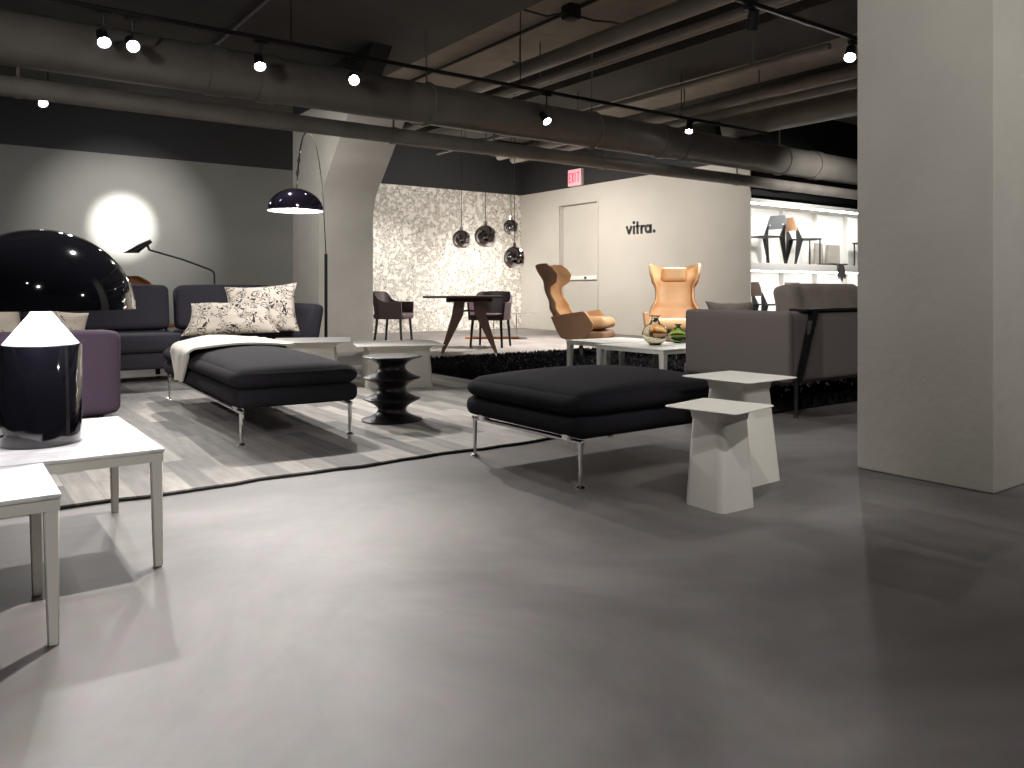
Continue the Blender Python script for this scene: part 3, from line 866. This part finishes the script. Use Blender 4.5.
# ------------------------------------------------------------------ folded metal side tables
def metal_table(label, loc, rz, plate, h, b0, b1, flare, group, turn=0.0):
    o = thing('side_table', label, 'side table', loc, rz, group)
    b = B()
    frustum(b, 0.0, h - 0.05, b0, b1, 0.03, 5)
    bmesh.ops.rotate(b, verts=b.verts, cent=(0, 0, 0), matrix=Matrix.Rotation(turn, 3, 'Z'))
    obj('trunk', b, 'whitetable', o)
    # top: a thin square sheet with rounded corners that sweeps down into the trunk
    b = B()
    t3 = bmesh.new()
    def ring(half, z, r, n=5, tw=0.0):
        pts = []
        tc_, ts_ = math.cos(tw), math.sin(tw)
        for (sx, sy, a0) in ((1, 1, 0), (-1, 1, 90), (-1, -1, 180), (1, -1, 270)):
            for k in range(n + 1):
                a = R(a0 + 90 * k / n)
                x_, y_ = sx * (half - r) + r * math.cos(a), sy * (half - r) + r * math.sin(a)
                pts.append(t3.verts.new((x_ * tc_ - y_ * ts_, x_ * ts_ + y_ * tc_, z)))
        return pts
    rs = [ring(b1 - 0.004, h - 0.06, 0.028, tw=turn), ring(b1 + 0.002, h - 0.045, 0.028, tw=turn), ring(b1 + flare * 0.15, h - 0.026, 0.03, tw=turn), ring(b1 + flare * 0.5, h - 0.011, 0.03, tw=turn * 0.97), ring(plate - 0.004, h - 0.006, 0.018), ring(plate, h - 0.003, 0.018), ring(plate - 0.003, h, 0.018)]
    for a_, b_ in zip(rs, rs[1:]):
        n = len(a_)
        for k in range(n):
            t3.faces.new((a_[k], a_[(k + 1) % n], b_[(k + 1) % n], b_[k]))
    t3.faces.new(rs[-1])
    bmesh.ops.recalc_face_normals(t3, faces=t3.faces)
    merge(b, t3)
    obj('tabletop', b, 'whitetable', o, smooth=35)
    return o
G = 'white folded metal side tables'
metal_table('small white metal side table in front of its taller twin', (2.415, 1.975, 0), R(10), 0.153, 0.38, 0.098, 0.080, 0.035, G, turn=R(-12))
metal_table('taller white metal side table just behind the small one', (2.82, 2.20, 0), R(2), 0.178, 0.445, 0.130, 0.098, 0.035, G)
wp = at(396, 384, 6.75)
metal_table('wide white metal side table behind the black turned stool', (wp.x, wp.y, SZ), R(-20), 0.36, 0.355, 0.275, 0.25, 0.11, G)
wp = at(312, 384, 6.85)
metal_table('white metal side table half hidden behind the long charcoal ottoman', (wp.x, wp.y, SZ), R(-24), 0.33, 0.375, 0.23, 0.20, 0.13, G)

# ------------------------------------------------------------------ white tables with vases
Z2 = 0.02
plate_table('coffee_table', 'white low table nearer the tan swivel chair, top empty', (5.34, 5.01, Z2), 0.70, 0.54, 0.345, 'whitetable', leg=0.05, group='white low tables on the shaggy rug')
plate_table('coffee_table', 'white low table with two glass vases on it', (5.20, 4.20, Z2), 0.72, 0.77, 0.345, 'whitetable', leg=0.05, group='white low tables on the shaggy rug')
def vase(label, p, r, hb, hn, rn, m, group):
    t = thing('glass_vase', label, 'vase', p, 0, group)
    b = B()
    out = [(0, 0.0), (r * 0.42, 0.0)] + [(r * math.sin(a), hb / 2 - hb / 2 * math.cos(a)) for a in [R(28 + 126 * k / 14) for k in range(15)]] + [(rn, hb + (hn - hb) * 0.5), (rn * 1.05, hn - 0.012), (rn * 1.75, hn - 0.003), (rn * 1.75, hn)]
    th = 0.005
    inn = [(rn * 1.2, hn - 0.002), (rn - th, hn - 0.015), (rn - th, hb)] + [((r - th) * math.sin(a), hb / 2 - (hb / 2 - th) * math.cos(a)) for a in [R(154 - 126 * k / 14) for k in range(15)]] + [(0, th)]
    lathe(b, out + inn, 40)
    obj('vase_body', b, m, t, smooth=70)
    return t
vp = at(655, 346, 6.55)
vase('larger pale amber glass vase on the white low table', (vp.x, vp.y, Z2 + 0.345), 0.107, 0.185, 0.245, 0.028, 'amber', 'glass vases')
vp = at(678, 343.5, 6.8)
vase('small green glass vase beside the larger amber one', (vp.x, vp.y, Z2 + 0.345), 0.074, 0.125, 0.162, 0.018, 'green', 'glass vases')

# ------------------------------------------------------------------ tan wing lounge chairs (front is local +Y)
def interp(tab, v):
    for (a, x), (b_, y) in zip(tab, tab[1:]):
        if v <= b_:
            s = (v - a) / (b_ - a); s = s * s * (3 - 2 * s)
            return x + (y - x) * s
    return tab[-1][1]
def lounge_chair(label, loc, rz, group):
    o = thing('lounge_chair', label, 'lounge chair', loc, rz, group)
    W = ((0.20, 0.27), (0.40, 0.32), (0.55, 0.30), (0.70, 0.235), (0.80, 0.235), (0.92, 0.28), (1.02, 0.305), (1.12, 0.315))
    D = ((0.20, 0.10), (0.40, 0.16), (0.60, 0.12), (0.74, 0.09), (0.82, 0.11), (0.92, 0.23), (1.0, 0.28), (1.06, 0.26), (1.12, 0.19))
    Yc = ((0.20, -0.02), (0.32, -0.14), (0.45, -0.22), (0.60, -0.28), (0.85, -0.36), (1.12, -0.46))
    nv = 34
    def sec(i):
        z = 0.20 + 0.92 * i / (nv - 1)
        w, f, y0 = interp(W, z), interp(D, z), interp(Yc, z)
        row = []
        for k in range(29):
            th = R(-90 + 180 * k / 28)
            s, c = math.sin(th), math.cos(th)
            x = w * math.copysign(abs(s) ** 0.55, s)
            y = y0 + f * (1 - c ** 0.75 if c > 0 else 1)
            zz = z
            zz -= 0.045 * (1 - abs(s) ** 1.5) * max(0, (z - 0.9) / 0.22)
            row.append(Vector((x, y, zz)))
        return row
    b = B()
    ushell(b, sec, nv, 0.022); obj('outer_shell', b, 'tanshell', o, smooth=60)
    b = B()
    def sec2(i):
        return [Vector((p.x * 0.955, p.y + 0.022 * (1 - abs(p.x) / 0.36) , p.z)) for p in sec(i)]
    ushell(b, sec2, nv, 0.02); obj('inner_shell', b, 'tan', o, smooth=60)
    for sx in (-1, 1):
        mt = Matrix.Translation((sx * 0.30, 0, 0.22)) @ Matrix.Rotation(R(8 * sx), 4, 'Y') @ Matrix.Translation((-sx * 0.30, 0, -0.22))
        for nm, m_, xo, xi, g in (('arm_shell', 'tanshell', 0.338, 0.312, 0.0), ('arm_lining', 'tan', 0.312, 0.268, 0.008)):
            t4 = bmesh.new()
            prism(t4, [(-0.19, 0.485 - g), (-0.05, 0.515 - g), (0.20, 0.555 - g), (0.235, 0.545 - g), (0.325 - g, 0.41), (0.31 - g, 0.33), (0.22, 0.235 + g), (0.02, 0.20 + g), (-0.08, 0.24 + g), (-0.13, 0.33)], sx * xo, sx * xi, 'X')
            t4.transform(mt)
            b = B(); merge(b, t4); obj(nm, b, m_, o, smooth=30)
    b = B(); soft(b, (-0.27, -0.12, 0.30), (0.27, 0.49, 0.43), 0.06, bulge=0.03, n=14, mtx=Matrix.Rotation(R(5), 4, 'X')); obj('seat_cushion', b, 'tan', o)
    b = B(); soft(b, (-0.28, -0.10, 0.21), (0.28, 0.44, 0.31), 0.03, n=10); obj('seat_base', b, 'tanshell', o)
    mt = Matrix.Translation((0, -0.345, 0.99)) @ Matrix.Rotation(R(14), 4, 'X')
    b = B(); soft(b, (-0.155, -0.045, -0.09), (0.155, 0.045, 0.09), 0.045, n=10, mtx=mt); obj('headrest', b, 'tan', o)
    b = B(); cyl(b, (0, 0.08, 0.03), (0, 0.08, 0.25), 0.028, 0.022, seg=20); obj('swivel_post', b, 'blackmetal', o)
    b = B()
    for k in range(5):
        a = 2 * PI * k / 5 + 0.3
        tube(b, [(0, 0.08, 0.075), (0.17 * math.cos(a), 0.08 + 0.17 * math.sin(a), 0.05), (0.32 * math.cos(a), 0.08 + 0.32 * math.sin(a), 0.014)], [0.022, 0.018, 0.012], 10)
    obj('star_base', b, 'blackmetal', o)
    return o
G = 'tan wing lounge chairs'
lounge_chair('tan wing lounge chair seen from the side, near the white door', (6.34, 7.41, Z2), R(-147), G)
lounge_chair('tan wing lounge chair facing the camera behind the glass vases', (7.05, 6.42, Z2), R(134), G)

# ------------------------------------------------------------------ dining table, chairs, pendants
dc = at(463, 0, 10.5)
t = thing('dining_table', 'dark wood dining table with splayed tapered legs by the papered wall', 'table', (dc.x, dc.y, 0), R(-32.2))
b = B(); box(b, (-0.515, -0.43, 0.715), (0.515, 0.43, 0.742), 0.006); obj('tabletop', b, 'tabletop', t)
b = B()
for y in (-0.24, 0.24): box(b, (-0.22, y - 0.025, 0.66), (0.38, y + 0.025, 0.714), 0.006)
box(b, (-0.01, -0.24, 0.66), (0.05, 0.24, 0.714), 0.006)
obj('under_frame', b, 'walnut', t)
for y in (-0.24, 0.24):
    for sx in (-1, 1):
        xt, xb = 0.08 + sx * 0.13, 0.08 + sx * 0.35
        b = B()
        prof = [(xb - 0.020, 0.0), (xb + 0.020, 0.0), (xt + 0.075 + 0.02 * sx, 0.50), (xt + 0.07, 0.66), (xt - 0.07, 0.66), (xt - 0.075 + 0.02 * sx, 0.50)]
        prism(b, prof, y - 0.02, y + 0.02, 'Y'); obj('leg', b, 'walnut', t, smooth=20)
b = B(); cyl(b, (-0.05, -0.24, 0.55), (0.21, -0.24, 0.55), 0.012, seg=12); obj('stretcher', b, 'blackmetal', t)

def dining_chair(label, loc, rz, group):
    o = thing('dining_armchair', label, 'chair', loc, rz, group)
    b = B()
    nT = 41
    def topz(tt): # height of the rim round the U
        a = abs(tt)
        return 0.80 - 0.02 * a if a < 0.35 else 0.64 + 0.153 * (0.5 + 0.5 * math.cos(min(1, (a - 0.35) / 0.4) * PI))
    nv = 10
    def sec(i):
        v = i / (nv - 1)
        row = []
        for k in range(nT):
            tt = -1 + 2 * k / (nT - 1)
            a = abs(tt); sg = math.copysign(1, tt)
            if a < 0.6:
                th = a / 0.6 * PI / 2; x, y = sg * 0.26 * math.sin(th) ** 0.8, -0.24 + 0.18 * (1 - math.cos(th))
            else:
                x, y = sg * 0.26, -0.06 + (a - 0.6) / 0.4 * 0.30
            tz = topz(tt); zz = 0.39 + (tz - 0.39) * v
            k2 = 1 + 0.10 * v
            row.append(Vector((x * k2, (y - (0.06 * v if a < 0.6 else 0.06 * v * (1 - (a - 0.6) / 0.4))), zz)))
        return row
    ushell(b, sec, nv, 0.03); obj('back_shell', b, 'plum', o, smooth=60)
    b = B(); soft(b, (-0.245, -0.22, 0.385), (0.245, 0.26, 0.475), 0.035, bulge=0.012, n=12); obj('seat', b, 'plum', o)
    for sx in (-1, 1):
        for y0, y1 in ((0.2, 0.23), (-0.16, -0.20)):
            b = B(); tube(b, [(sx * 0.21, y0, 0.40), (sx * 0.235, y1, 0.0)], [0.021, 0.016], 12); obj('leg', b, 'blackmetal', o)
    return o
G = 'plum dining armchairs'
cp = at(392.5, 0, 11.9); dining_chair('plum armchair half hidden by the grey column', (cp.x, cp.y, 0), R(-138), G)
cp = at(491, 0, 11.45); dining_chair('plum armchair behind the right leg of the dining table', (cp.x, cp.y, 0), R(128), G)

G = 'mirror ball pendant lamps'
for u, v, r_, d, lab in ((461.5, 239.5, 9.3, 10.9, 'leftmost mirror ball pendant lamp of the cluster'), (485.5, 236.5, 11.2, 10.7, 'second mirror ball pendant from the left, slightly higher and larger'),
                         (511, 227.5, 8.0, 11.2, 'smallest and highest mirror ball pendant lamp'), (514.5, 258, 11.2, 10.6, 'lowest mirror ball pendant lamp, nearest the white wall')):
    p = at(u, v, d); rr = r_ * d / F
    t = thing('pendant_lamp', lab, 'pendant lamp', p, 0, G)
    b = B(); lathe(b, [(rr * 0.42, -rr * 0.907)] + [(rr * math.cos(a), rr * math.sin(a)) for a in [R(-65 + 155 * k / 24) for k in range(1, 24)]] + [(0, rr)], 48); obj('globe', b, 'mirror', t, smooth=80)
    b = B(); lathe(b, [(0, -rr * 0.82), (rr * 0.40, -rr * 0.84), (rr * 0.42, -rr * 0.907)], 32); obj('diffuser', b, 'shelf', t)
    b = B(); cyl(b, (0, 0, rr * 0.98), (0, 0, rr + 0.05), 0.022, seg=16); obj('cap', b, 'chrome', t)
    tz = 3.484 if abs(p.x - 5.93) < 0.1 else 3.452 if abs(p.x - 6.26) < 0.06 else 3.482 if abs(p.x - 6.42) < 0.06 else CZ
    b = B(); cyl(b, (0, 0, rr), (0, 0, tz - p.z), 0.0045, seg=6); obj('cable', b, 'blackmetal', t)

# glass table with wooden plinth bar behind the dining table
lp = at(495, 0, 13.3)
t = thing('glass_table', 'low glass topped table with brown wooden base by the papered wall', 'table', (lp.x, lp.y, 0), R(-36))
b = B(); box(b, (-0.12, -0.3, 0.42), (0.68, 0.3, 0.432), 0.004); obj('glass_top', b, 'clear', t)
b = B(); box(b, (-0.5, -0.06, 0.0), (0.40, 0.06, 0.04), 0.006); obj('base_board', b, 'wood', t)
for x, y in ((-0.02, 0), (0.36, 0)):
    b = B(); cyl(b, (x, y, 0.038), (x, y, 0.42), 0.010, seg=10); obj('leg', b, 'chrome', t)
b = B(); box(b, (0.2, -0.2, 0.0), (0.6, -0.16, 0.02), 0.004)

# ------------------------------------------------------------------ exit sign and wall lettering
sy0, sy1, sz0, sz1 = 11.66, 12.06, 2.865, 3.20
t = thing('exit_sign', 'small lit red exit sign on the dark wall above the white door', 'sign', (XR + 0.02, 11.86, 3.035))
b = B(); box(b, (-0.085, -0.20, -0.165), (0.0, 0.20, 0.165), 0.008); obj('sign_housing', b, 'signbox', t)
b = B(); box(b, (-0.089, -0.19, -0.155), (-0.0855, 0.19, 0.155)); obj('sign_face', b, 'signface', t)
def stroke(bm, pts, w, x0, x1):
    """flat bars in the YZ plane; pts as (along, up), along runs to -Y"""
    for (a, c), (e, g) in zip(pts, pts[1:]):
        dx, dz = e - a, g - c; ln = math.hypot(dx, dz); nx_, nz_ = -dz / ln * w / 2, dx / ln * w / 2
        prism(bm, [(-(a + nx_), c + nz_), (-(e + nx_), g + nz_), (-(e - nx_), g - nz_), (-(a - nx_), c - nz_)], x0, x1, 'X')
b = B()
xs = -0.17; lw, lh, sw = 0.068, 0.2, 0.022
z0 = -0.1
def letter(ch, x):
    if ch == 'E':
        stroke(b, [(x + sw / 2, z0), (x + sw / 2, z0 + lh)], sw, -0.0925, -0.0895)
        for zz in (z0 + sw / 2, z0 + lh / 2, z0 + lh - sw / 2): stroke(b, [(x, zz), (x + lw, zz)], sw, -0.0925, -0.0895)
    if ch == 'X':
        stroke(b, [(x + 0.008, z0), (x + lw - 0.008, z0 + lh)], sw, -0.0925, -0.0895); stroke(b, [(x + 0.008, z0 + lh), (x + lw - 0.008, z0)], sw, -0.0923, -0.0893)
    if ch == 'I':
        stroke(b, [(x + lw / 2, z0), (x + lw / 2, z0 + lh)], sw, -0.0925, -0.0895)
    if ch == 'T':
        stroke(b, [(x + lw / 2, z0), (x + lw / 2, z0 + lh)], sw, -0.0925, -0.0895); stroke(b, [(x, z0 + lh - sw / 2), (x + lw, z0 + lh - sw / 2)], sw, -0.0923, -0.0893)
for ch, x in zip('EXIT', (-0.165, -0.08, -0.005, 0.085)): letter(ch, x)
obj('sign_letters', b, 'signred', t, smooth=0)

# black lower-case lettering on the white wall
t = thing('wall_lettering', 'black lower case lettering on the white wall right of the door', 'lettering', (XR, 10.48, 1.83))
LX = (-0.014, -0.0005); xh = 0.155; sw = 0.042
def letter_part(fn):
    b = B(); fn(b); obj('letter', b, 'lettering', t, smooth=25)
def disc(b, a, c, r, n=24): prism(b, [(-(a + r * math.cos(2 * PI * k / n)), c + r * math.sin(2 * PI * k / n)) for k in range(n)], *LX, 'X')
def ringp(b, a, c, r0, r1, a0=0, a1=360, n=36):
    for k in range(n):
        q0, q1 = R(a0 + (a1 - a0) * k / n), R(a0 + (a1 - a0) * (k + 1) / n)
        prism(b, [(-(a + r0 * math.cos(q0)), c + r0 * math.sin(q0)), (-(a + r1 * math.cos(q0)), c + r1 * math.sin(q0)), (-(a + r1 * math.cos(q1)), c + r1 * math.sin(q1)), (-(a + r0 * math.cos(q1)), c + r0 * math.sin(q1))], *LX, 'X')
letter_part(lambda b: (stroke(b, [(0.018, xh), (0.082, 0.01)], sw, *LX), stroke(b, [(0.078, 0.01), (0.145, xh)], sw, *LX)))
letter_part(lambda b: (stroke(b, [(0.205, 0), (0.205, xh)], sw, *LX), disc(b, 0.205, xh + 0.055, 0.030)))
letter_part(lambda b: (stroke(b, [(0.295, 0), (0.295, xh + 0.07)], sw, *LX), stroke(b, [(0.25, xh - 0.018), (0.345, xh - 0.018)], sw * 0.9, *LX)))
letter_part(lambda b: (stroke(b, [(0.395, 0), (0.395, xh)], sw, *LX), ringp(b, 0.455, xh - 0.082, 0.042, 0.082, 60, 180, 14)))
letter_part(lambda b: (ringp(b, 0.555, xh / 2, 0.038, 0.080), stroke(b, [(0.622, 0), (0.622, xh)], sw, *LX)))
letter_part(lambda b: disc(b, 0.705, 0.028, 0.029))

# ------------------------------------------------------------------ white lit shelving with chairs
SX0, SX1, SY0, SY1 = XR + 0.03, 15.2, YE + 0.02, 8.40
t = thing('shelving_unit', 'white lit shelving unit in the background beside the white wall end', 'shelving', (0, 0, 0))
b = B(); box(b, (SX0, SY1 - 0.03, 0), (SX1, SY1, 2.26)); obj('back_panel', b, 'shelf', t)
for nm, z0, z1 in (('top_board', 2.2, 2.26), ('shelf_board', 1.13, 1.25), ('bottom_board', 0.0, 0.14)):
    b = B(); box(b, (SX0, SY0, z0), (SX1, SY1 - 0.03, z1), 0.003); obj(nm, b, 'shelf', t)
for u in (783, 816.5, 847, 880):
    x = xu(u, SY1 - 0.1)
    for z0, z1 in ((0.14, 1.13), (1.25, 2.2)):
        b = B(); box(b, (x - 0.012, SY1 - 0.12, z0), (x + 0.012, SY1 - 0.03, z1)); obj('divider', b, 'shelf', t)
for zz in (2.2, 1.13):
    b = B(); box(b, (SX0 + 0.03, SY0 + 0.05, zz - 0.014), (SX1 - 0.05, SY0 + 0.10, zz - 0.001)); obj('light_strip', b, 'led', t)

def standard_chair(label, loc, rz, backm, group):
    """front is local +Y"""
    o = thing('display_chair', label, 'chair', loc, rz, group)
    b = B(); soft(b, (-0.20, -0.20, 0.43), (0.20, 0.21, 0.455), 0.012, n=8, sag=0.01); obj('seat', b, 'blackmetal', o)
    b = B()
    def sec(i):
        z = 0.58 + 0.23 * i / 8
        w = 0.195 - 0.05 * (i / 8) ** 3
        return [Vector((w * (k / 6 - 1), -0.255 - 0.04 * i / 8 - 0.018 * (1 - (k / 6 - 1) ** 2), z)) for k in range(13)]
    ushell(b, sec, 9, 0.014); obj('backrest', b, backm, o)
    for sx in (-1, 1):
        b = B(); cyl(b, (sx * 0.17, 0.18, 0.0), (sx * 0.17, 0.18, 0.43), 0.0125, seg=12); obj('leg', b, 'blackmetal', o)
        b = B(); prism(b, [(-0.28, 0.0), (-0.255, 0.0), (-0.13, 0.42), (-0.235, 0.64), (-0.258, 0.64), (-0.245, 0.42)], sx * 0.17 - 0.012, sx * 0.17 + 0.012, 'X'); obj('leg', b, 'blackmetal', o, smooth=20)
        b = B(); cyl(b, (sx * 0.13, -0.262, 0.655), (sx * 0.13, -0.250, 0.655), 0.010, seg=12); obj('rivet', b, 'shelf', o)
    return o
G = 'chairs displayed on the white shelves'
yc = 8.06
standard_chair('chair with blue grey back on the upper white shelf', (xu(766, yc), yc, 1.25), R(86), 'bluegrey', G)
standard_chair('chair with tan back on the upper white shelf', (xu(805, yc), yc, 1.25), R(-118), 'tanply', G)
standard_chair('chair on the upper shelf mostly hidden by the white pillar', (xu(868, yc), yc, 1.25), R(92), 'bluegrey', G)
standard_chair('chair with dark brown back on the lower white shelf', (xu(771, yc), yc, 0.14), R(-118), 'brownply', G)
standard_chair('dark brown backed chair low on the shelf behind the sofa cushion', (xu(799, yc), yc, 0.14), R(150), 'brownply', G)
# felt seats
t = thing('felt_chair', 'low beige grey felt chair with dark seat on the upper shelf', 'chair', (xu(826, 8.02), 8.02, 1.25))
b = B(); prism(b, [(-0.14, 0.0), (0.12, 0.0), (0.09, 0.40), (-0.12, 0.40)], 0.12, 0.16, 'Y'); obj('side_panel', b, 'felt', t, smooth=20)
b = B(); box(b, (-0.10, -0.18, 0.012), (0.40, 0.12, 0.035), 0.006); obj('seat', b, 'blackmetal', t)
b = B(); box(b, (-0.08, -0.16, 0.0), (0.38, 0.10, 0.013)); obj('runner', b, 'blackmetal', t)
b = B(); prism(b, [(0.26, 0.0), (0.66, 0.0), (0.64, 0.385), (0.30, 0.385)], 0.13, 0.20, 'Y'); obj('backrest', b, 'felt', t, smooth=20)
t = thing('felt_sample', 'dark grey felt sample strips hanging over the shelf edge', 'fabric sample', (xu(840, SY0 - 0.04), SY0 - 0.04, 1.25))
for k, (dx, l, w, tl) in enumerate(((-0.07, 0.24, 0.045, -4), (0.0, 0.30, 0.05, 6), (0.075, 0.25, 0.045, 16))):
    b = B()
    pr = [(-w * 0.5, 0.008), (w * 0.5, 0.008), (w * 0.85, -l * 0.4), (w * 0.8, -l * 0.75), (0, -l), (-w * 0.8, -l * 0.75), (-w * 0.85, -l * 0.4)]
    a = R(tl)
    pr = [(x * math.cos(a) - z * math.sin(a) + dx * 0.4, x * math.sin(a) + z * math.cos(a)) for x, z in pr]
    prism(b, pr, -0.012 - 0.014 * k, 0.0 - 0.014 * k, 'Y')
    if k == 0: box(b, (-0.05, -0.02, 0.001), (0.05, 0.09, 0.012))
    obj('felt_strip', b, 'darkfelt', t, smooth=20)

# ------------------------------------------------------------------ grey sofa on the right, seen from behind
t = thing('grey_sofa', 'warm grey sofa seen from behind, partly hidden by the white pillar', 'sofa', (4.33, 3.0, 0))
b = B(); soft(b, (0.0, 0.0, 0.225), (0.07, 0.86, 0.685), 0.03, n=12); obj('arm_panel', b, 'greysofa', t)
b = B(); soft(b, (0.05, 0.03, 0.225), (2.3, 0.11, 0.68), 0.03, n=12); obj('back_panel', b, 'greysofa', t)
b = B(); soft(b, (2.28, 0.0, 0.225), (2.35, 0.93, 0.685), 0.03, n=12); obj('arm_panel', b, 'greysofa', t)
b = B(); soft(b, (0.06, 0.08, 0.20), (2.29, 0.93, 0.30), 0.03, n=10); obj('seat_base', b, 'greysofa', t)
b = B(); soft(b, (0.08, 0.12, 0.29), (2.27, 0.94, 0.43), 0.05, bulge=0.02, n=14); obj('seat_cushion', b, 'greysofa', t)
b = B(); box(b, (0.17, -0.005, 0.682), (2.2, 0.115, 0.70), 0.005); obj('back_rail', b, 'blackmetal', t)
for xx in (0.285, 2.06):
    b = B(); s = 1 if xx < 1 else -1
    prism(b, [(xx - 0.02, 0.685), (xx + 0.03, 0.685), (xx - 0.17 * s + 0.012, 0.22), (xx - 0.17 * s - 0.014, 0.22)], -0.012, 0.022, 'Y'); obj('back_strut', b, 'blackmetal', t, smooth=20)
for x, y in ((0.11, 0.02), (0.1, 0.86), (2.24, 0.02), (2.24, 0.86)):
    b = B(); tube(b, [(x, y, 0.24), (x, y, 0.02), (x, y, 0.0)], [0.016, 0.011, 0.018], 14); obj('leg', b, 'blackmetal', t)
mt = Matrix.Translation((0, 0.19, 0.42)) @ Matrix.Rotation(R(-14), 4, 'X')
for xa, xb, hh in ((0.36, 1.24, 0.465), (1.26, 2.22, 0.455)):
    b = B(); soft(b, (xa, -0.08, 0.0), (xb, 0.10, hh), 0.07, bulge=-0.05, n=14, mtx=Matrix.Translation((0, 0.02, 0)) @ mt); obj('back_cushion', b, 'greycush', t)
b = B(); pillow(b, 0.38, 0.36, 0.16, mtx=Matrix.Rotation(R(95), 4, 'Z') @ Matrix.Rotation(R(-24), 4, 'X'), wob=0.02, seed=4)
tag(obj('scatter_cushion', b, 'greycush', loc=(4.58, 3.62, 0.575), smooth=80), 'crumpled grey cushion showing just above the grey sofa arm', 'cushion')

# ------------------------------------------------------------------ camera, world, view
cam = bpy.data.cameras.new('camera')
cam.sensor_width = 36; cam.lens = F / 1024 * 36; cam.shift_y = -(384 - V0) / 1024
cam.clip_end = 100
co = bpy.data.objects.new('camera', cam); C.objects.link(co)
co.location = (0, 0, H); co.rotation_euler = (PI / 2, 0, AZ - PI / 2)
S = bpy.context.scene
S.camera = co
w = bpy.data.worlds.new('world'); S.world = w
w.use_nodes = True
w.node_tree.nodes['Background'].inputs['Color'].default_value = (0.95, 0.97, 1.0, 1)
w.node_tree.nodes['Background'].inputs['Strength'].default_value = 0.05
S.view_settings.view_transform = 'Standard'
S.view_settings.look = 'None'
S.view_settings.gamma = 1
S.view_settings.use_curve_mapping = False
S.view_settings.exposure = 0.0
S.cycles.use_denoising = True
S.cycles.sample_clamp_indirect = 4
S.cycles.caustics_reflective = False
S.cycles.max_bounces = 8
